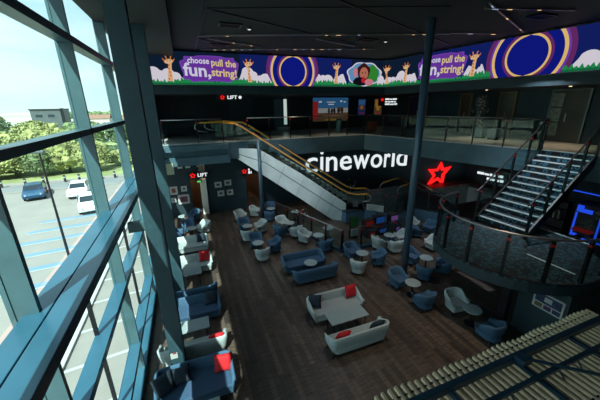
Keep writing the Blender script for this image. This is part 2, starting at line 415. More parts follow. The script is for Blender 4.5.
# ------------------------------------------------------------------ round poles
def pole(x, y, r, h, lb):
    t = thing('round_column', lb, 'column', (x, y, 0))
    m = MB(); m.tube([(x, y, 0), (x, y, h)], r, 20); m.build('shaft', M['pole'], t, True)
    m = MB(); m.lathe((x, y, 0), [(r+.05, 0), (r+.05, .03), (r+.01, .04)], 20); m.build('base_plate', M['blackm'], t)
pole(6.67, 7.2, .115, 8.0, 'tall blue-grey round pole rising from floor to ceiling')
pole(3.29, 14.25, .085, 4.16, 'thin blue-grey round pole under the escalator')

# ------------------------------------------------------------------ LED screen
SZ0, SZ1 = 6.66, 7.93
XL = 10.15
def led(s, z, o=0.):
    """screen path: s<=9.9 straight along X at Y=14, corner arc, then along LD"""
    S0 = XL-.35
    if s <= S0: return Vector((s, 14-o, z))
    ang0 = 0; ang1 = math.atan2(LD.x, -LD.y)   # turning from +X to LD
    turn = PI/2-ang1; R = .55; arc = R*turn
    P0 = Vector((S0, 14, z)); C0 = Vector((S0, 14-R, z))
    a = min((s-S0)/R, turn)
    p = C0+Vector((math.sin(a), math.cos(a), 0))*(R-o)
    if s-S0 > arc: p += LD*(s-S0-arc)
    return p
scr = thing('led_screen', 'long wrap-around video screen with giraffes, grass and glowing rings', 'screen', (4, 14, 6.66))
SE = 19.3
def strip(name, mt, s0, s1, zf0, zf1, o, step=.12, par=scr):
    m = MB(); n = max(1, int(round((s1-s0)/step))); pr = None
    for i in range(n+1):
        s = s0+(s1-s0)*i/n
        a = m.b.verts.new(led(s, zf0(s), o)); b = m.b.verts.new(led(s, zf1(s), o))
        if pr: m.b.faces.new((pr[0], a, b, pr[1]))
        pr = (a, b)
    return m.build(name, mt, par)
m = MB()
pr = None
for i in range(161):
    s = -1.3+(SE+1.3)*i/160
    q = [m.b.verts.new(led(s, z, o)) for z, o in ((SZ0-.03, .02), (SZ1+.02, .02), (SZ1+.02, -.06), (SZ0-.03, -.06))]
    if pr:
        for k in range(4): m.b.faces.new((pr[k], q[k], q[(k+1) % 4], pr[(k+1) % 4]))
    else: m.b.faces.new(q)
    pr = q
m.b.faces.new(pr)
m.build('housing', M['black'], scr)
E_ = {}
def ec(n, c, s=1.): E_[n] = emis('screen_'+n, c, s*.62); return E_[n]
ec('night', (.006, .016, .04)); ec('deepblue', (.008, .018, .15)); ec('blue', (.006, .012, .26)); ec('cloud', (.85, .80, .90)); ec('grass', (.02, .30, .09)); ec('grassd', (.01, .16, .06)); ec('purple', (.20, .06, .50))
ec('purpled', (.17, .045, .42)); ec('ring', (.95, .62, .22)); ec('ringglow', (.16, .03, .16)); ec('white', (.8, .78, .95)); ec('cream', (.90, .70, .30)); ec('orange', (.75, .24, .05)); ec('orangel', (.9, .55, .3))
ec('skin', (.55, .18, .12)); ec('hair', (.05, .012, .01)); ec('redd', (.6, .02, .03)); ec('pink', (.7, .25, .3)); ec('sky', (.15, .35, .6)); ec('dark', (.008, .006, .012)); ec('leaf', (.04, .28, .04)); ec('haze', (.035, .012, .08))
def clampz(z): return max(SZ0, min(SZ1, z))
strip('background', E_['night'], -1.3, SE, lambda s: SZ0, lambda s: SZ1, .022)
def rs(x): return XL-.35+.55*1.44+x    # distance on right arm -> s (arc length offset)
ROFF = (XL-.35)+.55*(PI/2-math.atan2(LD.x, -LD.y)) - .45
def R_(x): return ROFF+x
# rings: (centre s, outer radius, inner radius)
rings_ = [(5.06, 1.12, .49), (R_(6.6), 1.16, .49)]
for c, ro, ri in rings_:
    strip('ring_field', E_['blue'], c-ro+.1, c+ro-.1, lambda s: SZ0, lambda s: SZ1, .030)
strip('blue_field', E_['deepblue'], 2.6, 8.2, lambda s: SZ0, lambda s: SZ1, .024)
strip('blue_field', E_['deepblue'], R_(2.6), SE, lambda s: SZ0, lambda s: SZ1, .025)
def ringmesh(c, r, wd, name, mt, o, zc=7.29):
    for sg in (1, -1):
        m = MB(); N = 40; prv = None
        for i in range(N+1):
            z = SZ0+(SZ1-SZ0)*i/N
            q = []
            for rad in (r-wd/2, r+wd/2):
                v = rad*rad-(z-zc)**2
                q.append((c+sg*math.sqrt(v) if v > 0 else c, z))
            if prv: 
                poly = [prv[0], prv[1], q[1], q[0]]
                m.b.faces.new([m.b.verts.new(led(p[0], p[1], o)) for p in poly])
            prv = q
        m.build(name, mt, scr)
for c, ro, ri in rings_:
    ringmesh(c, ro+.10, .16, 'ring_halo', E_['ringglow'], .033)
    ringmesh(c, ro, .07, 'ring_edge', E_['purple'], .034)
    ringmesh(c, ro-.08, .10, 'glow_ring', E_['ring'], .036)
    ringmesh(c, ri+.16, .07, 'glow_ring', E_['ring'], .036)
    ringmesh(c, ri+.24, .09, 'ring_halo', E_['ringglow'], .035)
# clouds and grass
def clouds(s0, s1, hmax, ph):
    def h(s):
        e = min(1, (s-s0)/.25+.3, (s1-s)/.25+.3)
        best = 0
        k = int((s-s0)/.27)
        for q in range(k-2, k+3):
            rq = .19+.10*math.sin(q*2.3+ph*5)
            cq = s0+(q+.5)*.27; zq = .10+hmax*(.45+.30*math.sin(q*.9+ph))
            v = rq*rq-(s-cq)**2
            if v > 0: best = max(best, zq+math.sqrt(v)*.9)
        return SZ0+.08+best*e
    strip('cloud_bank', E_['cloud'], s0, s1, lambda s: SZ0, h, .040, .02)
for a, b, h, p in ((-1.3, .3, .38, 0), (2.5, 4.0, .46, 1), (6.2, 7.9, .36, 2), (9.75, R_(2.1), .34, 3), (R_(4.4), R_(5.25), .50, 4), (R_(7.9), SE, .42, 5)): clouds(a, b, h, p)
def grassf(s): return SZ0+.12+.20*abs(((s*7.7) % 1)-.5)+.14*abs(((s*4.3+.3) % 1)-.5)+.06*math.sin(s*3)
for a, b in ((-1.3, 4.1), (6.1, R_(5.5)), (R_(7.7), SE)): strip('grass_blades', E_['grass'], a, b, lambda s: SZ0, grassf, .048, .013)
for a, b in ((-1.3, 4.1), (6.1, R_(5.5)), (R_(7.7), SE)): strip('grass_shade', E_['grassd'], a, b, lambda s: SZ0, lambda s: SZ0+.05+.04*abs(math.sin(s*23)), .050, .03)
def spoly(name, mt, pts, o, par=scr):
    m = MB(); m.b.faces.new([m.b.verts.new(led(s, clampz(z), o)) for s, z in pts]); return m.build(name, mt, par)
def blob(name, mt, cs, cz, rx, rz, o, wob=.0, k=3, n=28):
    return spoly(name, mt, [(cs+rx*math.cos(t)*(1+wob*math.sin(k*t)), cz+rz*math.sin(t)*(1+wob*math.sin(k*t))) for t in [2*PI*i/n for i in range(n)]], o)
def giraffe(s, h=.86, fl=1, par=scr):
    z = SZ0+.14
    g = spoly('giraffe_neck', E_['orangel'], [(s-.10, z), (s+.11, z), (s+.06*fl+.05, z+h*.55), (s+.09*fl+.04, z+h*.8), (s+.09*fl-.08, z+h*.82), (s+.02*fl-.05, z+h*.5)], .052)
    hs, hz = s+.03*fl, z+h*.86
    blob('giraffe_head', E_['orangel'], hs, hz, .17, .09, .054, .12, 2, 16)
    for dx in (-.06, .06): spoly('giraffe_horn', E_['orange'], [(hs+dx-.02, hz+.06), (hs+dx+.02, hz+.06), (hs+dx*1.7+.025, hz+.20), (hs+dx*1.7-.025, hz+.20)], .055)
    for dx in (-1, 1): spoly('giraffe_ear', E_['orange'], [(hs+dx*.12, hz+.03), (hs+dx*.24, hz+.13), (hs+dx*.20, hz+.02)], .055)
    for i in range(5): blob('giraffe_patch', E_['orange'], s+.03*fl*(i/3)+random.uniform(-.03, .03), z+.08+i*h*.15, .038, .045, .056, .2, 3, 9)
    for dx in (-.05, .05): blob('giraffe_eye', E_['dark'], hs+dx, hz+.02, .016, .02, .058, 0, 3, 8)
for s, fl in ((-.30, 1), (3.0, -1), (7.3, 1), (10.32, -1), (R_(1.35), 1), (R_(4.75), 1)): giraffe(s, .86 if s < 9.6 else .80, fl)
# lettered caption: purple cloud with two blocks of words
def warp_text(txt, s0, z0, wd, ht, mt, o, name='lettering', tilt=0.):
    me = text_mesh(txt, 1, 0, .025)
    xs = [v.co.x for v in me.vertices]; yy = [v.co.y for v in me.vertices]
    x0, x1, y0, y1 = min(xs), max(xs), min(yy), max(yy)
    for v in me.vertices:
        a = (v.co.x-x0)/(x1-x0)*wd; b = (v.co.y-y0)/(y1-y0)*ht+tilt*a
        v.co = led(s0+a, z0+b, o)-scr.location
    me.materials.clear(); me.materials.append(mt)
    ob = bpy.data.objects.new(name, me); COL.objects.link(ob); ob.parent = scr
def caption(s0):
    pts = []
    N = 60
    for i in range(N):
        t = 2*PI*i/N
        cx, cz = math.cos(t), math.sin(t)
        rx = 1.16*(abs(cx)**.45)*(1 if cx > 0 else -1); rz = .50*(abs(cz)**.45)*(1 if cz > 0 else -1)
        wv = 1+.05*math.sin(9*t)
        pts.append((s0+1.15+rx*wv, SZ0+.63+rz*wv))
    spoly('caption_backing', E_['purple'], pts, .060)
    pts2 = [(s0+1.15+(s-s0-1.15)*.94, SZ0+.63+(z-SZ0-.63)*.92) for s, z in pts]
    spoly('caption_fill', E_['purpled'], pts2, .063)
    warp_text('choose', s0+.26, SZ0+.84, .86, .24, E_['white'], .067, tilt=-.02)
    warp_text('fun,', s0+.06, SZ0+.27, 1.10, .60, E_['white'], .067, tilt=-.05)
    warp_text('pull the', s0+1.20, SZ0+.68, 1.04, .36, E_['cream'], .067, tilt=-.05)
    warp_text('string!', s0+1.18, SZ0+.27, 1.06, .42, E_['cream'], .067, tilt=-.05)
caption(.18); caption(R_(2.15))
# portrait bubble
blob('portrait_bubble', E_['white'], 8.95, SZ0+.60, 1.02, .56, .060, .05, 7, 40)
blob('portrait_backdrop', E_['sky'], 8.95, SZ0+.60, .95, .51, .063, .05, 7, 40)
blob('portrait_leaves', E_['leaf'], 9.40, SZ0+.62, .42, .40, .065, .08, 5)
blob('portrait_hair', E_['hair'], 8.88, SZ0+.72, .38, .38, .067, .07, 5)
blob('portrait_face', E_['skin'], 8.90, SZ0+.62, .25, .30, .069)
blob('portrait_shirt', E_['dark'], 8.72, SZ0+.25, .45, .20, .070, .05, 4)
blob('portrait_arm', E_['pink'], 9.22, SZ0+.22, .26, .16, .071, .05, 3)
blob('portrait_collar', E_['redd'], 8.88, SZ0+.30, .12, .12, .072)
blob('portrait_hand', E_['pink'], 8.40, SZ0+.66, .12, .22, .071, .1, 3)
for dx in (-.09, .09): blob('portrait_eye', E_['dark'], 8.90+dx, SZ0+.66, .035, .03, .073)
spoly('portrait_mouth', E_['redd'], [(8.82, SZ0+.47), (8.98, SZ0+.47), (8.95, SZ0+.43), (8.85, SZ0+.43)], .073)

# ------------------------------------------------------------------ balustrades
def balustrade(path, z, lb, h=1.1, spacing=1.25, rail='chrome', post_w=.05, fence_posts=True, group=None, low=.05):
    """glass balustrade along a list of 2D points (posts, panes, handrail, red clamps)"""
    t = thing('glass_balustrade', lb, 'balustrade', (path[0][0], path[0][1], z), group)
    P = [Vector((p[0], p[1], p[2] if len(p) > 2 else z)) for p in path]
    m = MB(); m.tube([p+Vector((0, 0, h)) for p in P], .025, 8); m.build('handrail', M[rail], t, True)
    for a, b in zip(P, P[1:]):
        L = (b-a).length
        k = max(1, int(round(L/spacing)))
        for i in range(k):
            p = a.lerp(b, i/k); q = a.lerp(b, (i+1)/k); d = (q-p).normalized()
            m = MB(); m.slab([p+d*.05+Vector((0, 0, low)), q-d*.05+Vector((0, 0, low)), q-d*.05+Vector((0, 0, h-.08)), p+d*.05+Vector((0, 0, h-.08))], d.cross(Vector((0, 0, 1))).normalized()*.012)
            m.build('glass_panel', M['bglass'], t)
            if fence_posts:
                ang = math.atan2(d.y, d.x)
                m = MB(); m.box((p.x-post_w/2, p.y-.03, p.z-.12), (p.x+post_w/2, p.y+.03, p.z+h-.03), ang); po = m.build('post', M['blackm'], t)
                m = MB(); m.box((p.x-post_w/2-.01, p.y-.045, p.z+h-.14), (p.x+post_w/2+.01, p.y+.045, p.z+h-.09), ang); m.build('clamp', M['redclamp'], po)
                m = MB()
                m.box((p.x-post_w/2-.012, p.y-.012, p.z+.2*h), (p.x+post_w/2+.012, p.y+.012, p.z+.85*h), ang)
                m.build('glass_clip', M['darkrail'], po)
    p = P[-1]
    m = MB(); m.box((p.x-post_w/2, p.y-.03, p.z-.12), (p.x+post_w/2, p.y+.03, p.z+h-.03)); m.build('post', M['blackm'], t)
    return t
balustrade([(-1.0, 15.30), (.55, 15.30), (1.75, 15.30)], 4.1, 'gallery balustrade left of the escalator top with silver rail')
balustrade([(3.0, 15.30), (9.98, 15.30)], 4.1, 'gallery balustrade above the large white lettering')
balustrade([(10.06, 15.2), (12.40, 7.12)], 4.1, 'gallery balustrade on the right arm running to the stair top', spacing=1.15)

# ------------------------------------------------------------------ escalator (upper)
EP = Vector((2.28, 15.34, 0)); ED = Vector((5.08, -2.95, 0)).normalized(); EN = Vector((-ED.y, ED.x, 0))   # EN points away from camera
def ept(t, z, n=0.): return EP+ED*t+EN*n+Vector((0, 0, z))
esc = thing('escalator', 'escalator with yellow handrails and pale cladding descending from gallery', 'escalator', ept(5.8, 0))
side = [(-.06, 3.30), (.25, 3.72), (1.25, 3.70), (3.42, 2.48), (5.77, .95), (5.77, 0.0), (5.13, .0), (3.4, 1.12), (1.43, 2.35)]
m = MB(); m.slab([ept(t, z, 0) for t, z in side], EN*.05); pnl = m.build('side_cladding', M['panel'], esc)
m = MB(); m.slab([ept(t, z, 1.15) for t, z in side], EN*.05); m.build('side_cladding', M['panel'], esc)
und = [(-.06, 3.30), (1.43, 2.35), (3.4, 1.12), (5.13, 0.0)]
m = MB()
for a, b in zip(und, und[1:]):
    m.slab([ept(a[0], a[1], .05), ept(b[0], b[1], .05), ept(b[0], b[1], 1.15), ept(a[0], a[1], 1.15)], (0, 0, .04))
m.build('underside', M['panel_j'], esc)
m = MB()
m.beam(ept(.1, 3.45, -.006), ept(1.6, 3.0, -.006), .006, .035); m.beam(ept(1.6, 3.0, -.006), ept(5.77, .40, -.006), .006, .035)
m.build('cladding_joint', M['panel_j'], pnl)
m = MB()
for t_ in (1.6, 2.6, 3.6, 4.6, 5.2): m.beam(ept(t_, 3.63-(t_-1.3)*.62+.0, -.006), ept(t_-.45, 3.63-(t_-1.3)*.62-1.0, -.006), .006, .010)
m.build('cladding_seams', M['panel_j'], pnl)
# steps
st = [(-.8, 4.1), (.7, 4.1)]
n_st = 21
for i in range(n_st):
    t0 = .7+i*.285; z0 = 4.1-(i+1)*(3.5/n_st)
    m = MB(); m.slab([ept(t0, z0, .12), ept(t0+.285, z0, .12), ept(t0+.285, z0, 1.08), ept(t0, z0, 1.08)], (0, 0, -.16)); m.build('step', M['blackm'], esc)
def erail(n_):
    pts = [(-1.4, 4.52), (-1.9, 4.58), (-2.1, 4.72), (-2.05, 4.90), (-1.8, 5.0), (-.8, 5.02), (.1, 4.95), (.5, 4.76), (1.42, 4.20), (3.42, 2.97), (5.5, 1.70), (5.85, 1.52), (6.3, 1.44), (6.75, 1.48), (6.95, 1.42), (7.02, 1.28), (6.9, 1.12), (6.6, 1.06)]
    P = [ept(t, z, n_) for t, z in pts]
    m = MB(); m.tube(P[4:15], .042, 8); h = m.build('handrail', M['yellow'], esc, True)
    m = MB(); m.tube([p+Vector((0, 0, .045)) for p in P[6:13]], .028, 6); m.build('belt', M['bluebelt'], h, True)
    for Q in (P[:5], P[14:]):
        m = MB(); m.tube(Q, .036, 8); nb = m.build('newel_loop', M['chrome'], esc, True); nb['label'] = 'silver curved handrail end'
    m = MB()
    lo = [(-1.0, 4.25), (.4, 4.2), (1.3, 3.72), (3.42, 2.5), (5.77, 1.0), (6.8, .75)]
    hi = [(-1.2, 4.95), (.1, 4.9), (1.42, 4.14), (3.42, 2.92), (5.85, 1.46), (6.8, 1.42)]
    for i in range(5): m.slab([ept(*lo[i], n_), ept(*lo[i+1], n_), ept(*hi[i+1], n_), ept(*hi[i], n_)], EN*.012)
    m.build('glass_side', M['bglass'], esc)
erail(.05); erail(1.12)
# silver rail loop at the left gallery end
m = MB(); m.box((-1.5, 15.26, 2.98), (-1.1, 15.3, 3.55)); 
# upper landing plate
m = MB(); m.prism([tuple(ept(-1.6, 0, 0).xy), tuple(ept(.7, 0, 0).xy), tuple(ept(.7, 0, 1.2).xy), tuple(ept(-1.6, 0, 1.2).xy)], 4.101, 4.112); m.build('landing_plate', M['chrome'], esc)

# ------------------------------------------------------------------ low deck at escalator foot
deck = [(7.1, 12.1), (8.2, 12.1), (8.9, 11.4), (9.3, 11.0), (10.7, 11.3), (11.45, 10.2), (12.6, 10.2), (13.45, 12), (13.45, 15.2), (7.1, 15.2)]
m = MB(); m.prism(deck, 0, .56); struct(m.build('trim_deck', mat('blue_deck_edge', (.08, .17, .26), .5)))
m = MB(); m.prism(deck, .56, .6); struct(m.build('floor_deck', M['carpet']))
balustrade([(8.25, 12.16), (8.95, 11.46), (9.33, 11.08), (10.72, 11.38), (11.5, 10.28)], .6, 'dark glass balustrade around the deck at the escalator foot', .95, .75, 'darkrail')
# sign stand hung on the deck edge
t = thing('notice_board', 'small white notice board on deck edge left of tall pole', 'sign', (8.55, 11.66, 0))
dd = Vector((.7, -.7, 0)).normalized()
m = MB(); m.slab([Vector((8.22, 11.98, .62)), Vector((8.22, 11.98, .62))+dd*.85, Vector((8.22, 11.98, .95))+dd*.85, Vector((8.22, 11.98, .95))], Vector((-.7, -.7, 0)).normalized()*.02); m.build('board', M['frame'], t)
m = MB()
for i in range(4): m.slab([Vector((8.20, 11.96, .67+i*.07))+dd*.08, Vector((8.20, 11.96, .67+i*.07))+dd*(.5+.07*i), Vector((8.20, 11.96, .69+i*.07))+dd*(.5+.07*i), Vector((8.20, 11.96, .69+i*.07))+dd*.08], Vector((-.7, -.7, 0)).normalized()*.004)
m.build('printed_lines', M['panel_j'], t)
m = MB(); m.tube([(8.50, 11.64, 0), (8.50, 11.64, .66)], .02, 8); m.build('post', M['chrome'], t)

# ------------------------------------------------------------------ second escalator (going down)
e2 = thing('escalator', 'second escalator with yellow handrails behind the tall pole', 'escalator', (12.5, 13.0, .6))
Q0 = Vector((12.1, 12.8, 0)); Q1 = Vector((18.1, 15.0, 0)); QD = (Q1-Q0).normalized(); QN = Vector((-QD.y, QD.x, 0))
def qpt(t, z, n=0.): return Q0+QD*t+QN*n+Vector((0, 0, z))
for n_, lb in ((0, 'near'), (1.1, 'far')):
    pts = [(-1.7, 1.12), (-1.95, 1.2), (-2.05, 1.35), (-1.95, 1.5), (-1.7, 1.57), (-.4, 1.57), (0, 1.5), (.4, 1.33), (2.2, .55), (4.2, -.35)]
    P = [qpt(t_, z, n_) for t_, z in pts]
    m = MB(); m.tube(P[4:9], .04, 8); h = m.build('handrail', M['yellow'], e2, True)
    m = MB(); m.tube([p+Vector((0, 0, .06)) for p in P[6:]], .035, 6); m.build('belt', M['bluebelt'], h, True)
    m = MB(); m.tube(P[:5], .03, 8); m.build('newel_loop', M['chrome'], e2, True)
    m = MB(); m.slab([qpt(-1.8, .65, n_), qpt(0, .62, n_), qpt(4.2, -1.2, n_), qpt(4.2, -.4, n_), qpt(0, 1.46, n_), qpt(-1.8, 1.5, n_)], QN*.012); m.build('glass_side', M['bglass'], e2)
for i in range(14):
    m = MB(); t0 = .3+i*.27; z0 = .6-(i+1)*.13
    m.slab([qpt(t0, z0, .1), qpt(t0+.27, z0, .1), qpt(t0+.27, z0, 1.0), qpt(t0, z0, 1.0)], (0, 0, -.12)); m.build('step', M['blackm'], e2)

# bent-tube stand near the wall
t = thing('ticket_stand', 'thin bent metal stand beneath the white lettering', 'stand', (8.5, 14.1, .6))
m = MB(); m.tube([(8.5, 14.1, .6), (8.5, 14.1, 1.35), (8.42, 14.08, 1.55)], .02, 8); m.build('stem', M['chrome'], t, True)
m = MB(); m.box((8.30, 14.05, 1.4), (8.44, 14.15, 1.75)); m.build('panel', M['black'], t)
m = MB(); m.tube([(8.5, 14.1, 1.2), (8.7, 14.05, 1.35), (8.78, 14.0, 1.55), (8.65, 14.0, 1.66)], .02, 8); m.build('arm', M['chrome'], t, True)
m = MB(); m.lathe((8.5, 14.1, .6), [(.16, 0), (.16, .03), (.03, .05)], 16); m.build('foot', M['blackm'], t)

# ------------------------------------------------------------------ barrier on the ground floor
m = MB(); m.tube([(3.95, 14.1, 0), (3.95, 14.1, .01)], .01, 4); m.b.free()
m = MB(); m.box((5.35, 9.42, 0), (9.0, 9.62, .12)); m.beam((4.0, 14.0, .06), (5.42, 9.5, .06), .18, .12); struct(m.build('trim_plinth', M['bsteel']))
balustrade([(4.0, 14.0), (5.42, 9.52)], .1, 'low glass barrier with red clamps running towards the passage', .86, .9, 'chrome')
balustrade([(5.48, 9.52), (9.0, 9.56)], .1, 'low glass barrier with dark rail in front of the game machines', .86, .85, 'darkrail')

# game machines and displays behind the barrier
def machine(x, y, z, wd, h, mt, lb, rz=0, scr_h=.3, base=None):
    t = thing('game_machine', lb, 'game machine', (x, y, z))
    m = MB(); m.box((x-wd/2, y-.25, z), (x+wd/2, y+.3, z+h*.55)); m.box((x-wd/2, y, z+h*.55), (x+wd/2, y+.3, z+h)); m.build('cabinet', M['black'], t, bevel=.02)
    m = MB(); m.slab([(x-wd*.4, y-.02, z+h*.58), (x+wd*.4, y-.02, z+h*.58), (x+wd*.4, y-.004, z+h*.93), (x-wd*.4, y-.004, z+h*.93)], (0, -.015, 0)); m.build('screen', mt, t)
    m = MB(); m.box((x-wd*.45, y-.30, z+h*.50), (x+wd*.45, y-.02, z+h*.55)); m.build('control_panel', M['bsteel'], t)
    m = MB(); m.tube([(x, y-.18, z+h*.55), (x, y-.2, z+h*.62)], .015, 6); m.lathe((x, y-.2, z+h*.62), [(.005, 0), (.028, .02), (.005, .05)], 8); m.build('joystick', M['redclamp'], t)
    m = MB(); m.box((x-wd*.3, y-.262, z+h*.15), (x+wd*.3, y-.25, z+h*.36)); m.build('side_light', mt, t)
    return t
M['pk'] = emis('pink_screen', (.5, .1, .3), .2); M['bl'] = emis('blue_display', (.02, .12, .5), .22); M['gr'] = mat('green_poster', (.02, .12, .03), .6); M['vi'] = emis('violet_screen', (.3, .15, .5), .22)
M['dimred'] = emis('dim_red_screen', (.4, .03, .03), .12)
machine(7.35, 10.4, 0, .5, .8, M['dimred'], 'low game machine with red screen behind the barrier')
machine(8.0, 10.5, 0, .55, .85, M['bl'], 'low game machine with blue screen between red and violet ones')
machine(8.72, 10.4, 0, .45, .85, M['vi'], 'low game machine with violet screen at the barrier end')
t = thing('poster_stand', 'standing panel with green top and white notice behind barrier corner', 'sign', (6.55, 10.5, 0))
m = MB(); m.box((6.42, 10.45, .55), (6.78, 10.5, 1.0)); m.build('green_poster', M['gr'], t)
m = MB(); m.box((6.40, 10.40, .12), (6.78, 10.44, .52)); m.build('white_notice', M['frame'], t)
m = MB(); m.box((6.38, 10.5, 0), (6.80, 10.56, 1.02)); m.build('backing', M['black'], t)
# dark round tables behind the barrier
# red white mat: rack of loops
t = thing('wire_rack', 'wire rack of pale loops behind barrier beside the near white armchair', 'rack', (5.15, 13.0, 0))
for i, (dx, dz, r) in enumerate(((0, .62, .13), (-.22, .5, .12), (-.34, .66, .10), (.14, .45, .11))):
    m = MB(); m.tube([(5.15+dx+r*math.cos(a), 13.0+.03*i, dz+r*math.sin(a)) for a in [2*PI*k/16 for k in range(16)]], .012, 6, True); m.build('loop', M['chrome'], t, True)
m = MB(); m.tube([(5.15, 13, 0), (5.15, 13, .5)], .02, 8); m.tube([(4.8, 13, 0), (4.8, 13, .55)], .02, 8); m.tube([(4.8, 13, .2), (5.15, 13, .2)], .02, 8); m.build('frame', M['blackm'], t)
m = MB(); m.lathe((5.02, 12.98, .60), [(.01, 0), (.06, .04), (.06, .08), (.01, .12)], 10); b_ = m.build('red_knob', M['redclamp'], t)

# ------------------------------------------------------------------ wall lettering and star
t = thing('wall_lettering', 'large white illuminated letters reading cineworld on the dark wall', 'sign', (6.7, 16.5, 1.5))
word = 'cineworld'
# letter left edges and widths measured along the wall
spec = [('c', 6.72, .82, .86), ('i', 7.72, .20, 1.25), ('n', 8.12, .78, .86), ('e', 9.10, .86, .86), ('w', 10.08, 1.22, .86), ('o', 11.42, .90, .86), ('r', 12.5, .46, .86), ('l', 13.14, .18, 1.30), ('d', 13.52, .88, 1.30)]
for ch, x, wd, h in spec:
    text_obj('letter', ch, 1, M['white_e'], (x-.06+.06*(x-6.7)/7, 16.455, 1.62+.16*(1-(x-6.7)/7)), (1, 0, 0), t, wd, h*1.07, .03, .004)
t = thing('wall_star', 'red outlined five-pointed star right of the white lettering', 'sign', (17.5, 16.4, .9))
def star(cx, cy, cz, R, r, wdt, xdir, th, mt, parent, rot=0., sx=1.):
    X = Vector(xdir).normalized(); N = X.cross(Vector((0, 0, 1)))
    m = MB(); C0 = Vector((cx, cy, cz))
    def ringp(R, r): return [C0+X*sx*(R if i % 2 == 0 else r)*math.sin(PI*i/5+rot)+Vector((0, 0, (R if i % 2 == 0 else r)*math.cos(PI*i/5+rot))) for i in range(10)]
    O = ringp(R, r); I = ringp(R*(1-wdt), r*(1-wdt))
    for i in range(10):
        j = (i+1) % 10
        m.slab([O[i], O[j], I[j], I[i]], N*th)
    return m.build('outline', mt, parent)
SP = [(17.6, 1.64), (17.94, 1.12), (18.68, 1.2), (18.1, .60), (18.06, -.26), (17.46, .26), (16.36, -.22), (16.96, .6), (16.43, 1.16), (17.27, 1.12)]
SCX = sum(p[0] for p in SP)/10; SCZ = sum(p[1] for p in SP)/10
m = MB()
OO = [Vector((p[0], 16.44, p[1])) for p in SP]; II = [Vector((SCX+(p[0]-SCX)*.55, 16.44, SCZ+(p[1]-SCZ)*.55)) for p in SP]
for i in range(10):
    j = (i+1) % 10
    m.slab([OO[i], OO[j], II[j], II[i]], (0, -.06, 0))
m.build('outline', M['red_e'], t)

# small signs
def bar_line(origin, xdir, width, height, parent, widths):
    """a line of lettering too small to read: uneven white blocks"""
    X = Vector(xdir).normalized(); Nn = X.cross(Vector((0, 0, 1))); tot = sum(widths)+.25*(len(widths)-1); u = width/tot; a = 0
    m = MB()
    for i, w_ in enumerate(widths):
        p = Vector(origin)+X*a*u; q = p+X*w_*u; hz = Vector((0, 0, height*(1 if i % 2 == 0 else .8)))
        m.slab([p, q, q+hz, p+hz], Nn*.006); a += w_+.25
    m.build('lettering', M['white_e'], parent)
def box_sign(name, lb, cat, c, wd, h, items, xdir=(1, 0, 0)):
    X = Vector(xdir).normalized(); Nn = X.cross(Vector((0, 0, 1)))
    t = thing(name, lb, cat, c)
    C0 = Vector(c)
    m = MB(); m.slab([C0-X*wd/2-Vector((0, 0, h/2)), C0+X*wd/2-Vector((0, 0, h/2)), C0+X*wd/2+Vector((0, 0, h/2)), C0-X*wd/2+Vector((0, 0, h/2))], -Nn*.08); m.build('housing', M['black'], t)
    for it in items:
        if it[0] == 'star': star(*(C0+X*it[1]+Vector((0, 0, it[2]))+Nn*.012), it[3], it[3]*.48, .35, xdir, .01, M['red_e'], t)
        elif it[0] == 'text': text_obj('lettering', it[4], 1, M['white_e'], C0+X*it[1]+Vector((0, 0, it[2]))+Nn*.012, xdir, t, it[3], it[5], .004, .03)
        elif it[0] == 'bars': bar_line(C0+X*it[1]+Vector((0, 0, it[2]))+Nn*.012, xdir, it[3], it[5], t, it[4])
        elif it[0] == 'dot':
            m = MB(); p = C0+X*it[1]+Vector((0, 0, it[2]))+Nn*.005
            m.slab([p+X*it[3]*math.cos(a)+Vector((0, 0, it[3]*math.sin(a))) for a in [2*PI*k/14 for k in range(14)]], Nn*.01); m.build('mark', M[it[4]], t)
    return t
box_sign('lift_sign', 'hanging black sign with red star and white LIFT below the gallery', 'sign', (.42, 16.2, 2.30), 1.1, .34, [('star', -.33, 0, .16), ('text', -.08, -.09, .5, 'LIFT', .19)])
box_sign('lift_sign', 'black sign with red star and white LIFT on upper gallery', 'sign', (2.45, 16.2, 6.22), 1.5, .30, [('star', -.45, 0, .13), ('text', -.2, -.08, .5, 'LIFT', .17), ('dot', .45, 0, .08, 'white_e')])
tt = box_sign('toilet_sign', 'black sign with red star and white figures above the passage', 'sign', (2.98, 16.2, 2.28), .62, .36, [('star', -.14, 0, .15), ('dot', .12, .10, .05, 'white_e')])
m = MB(); m.slab([(3.04, 16.18, 2.14), (3.18, 16.18, 2.14), (3.13, 16.18, 2.34), (3.08, 16.18, 2.34)], (0, -.01, 0)); m.slab([(3.19, 16.18, 2.14), (3.26, 16.18, 2.14), (3.24, 16.18, 2.28), (3.2, 16.18, 2.28)], (0, -.01, 0)); m.build('figure', M['white_e'], tt)
box_sign('exit_sign', 'small green lit exit sign above the lift doorway', 'sign', (.38, 16.3, 1.93), .26, .12, [('dot', -.06, 0, .045, 'green_e'), ('dot', .05, 0, .045, 'green_e'), ('dot', 0, 0, .04, 'green_e')])
box_sign('direction_sign', 'black hanging gallery sign with red star and three white lines', 'sign', (13.2, 17.4, 5.95), 1.5, .55, [('star', -.5, .12, .12), ('bars', -.28, .10, .85, (3, 2, 3), .10), ('bars', -.28, -.06, .80, (1, 1.5, 1.2, 1), .09), ('bars', -.28, -.22, .9, (2.5, 2, 1.5), .10)], (1, -.15, 0))
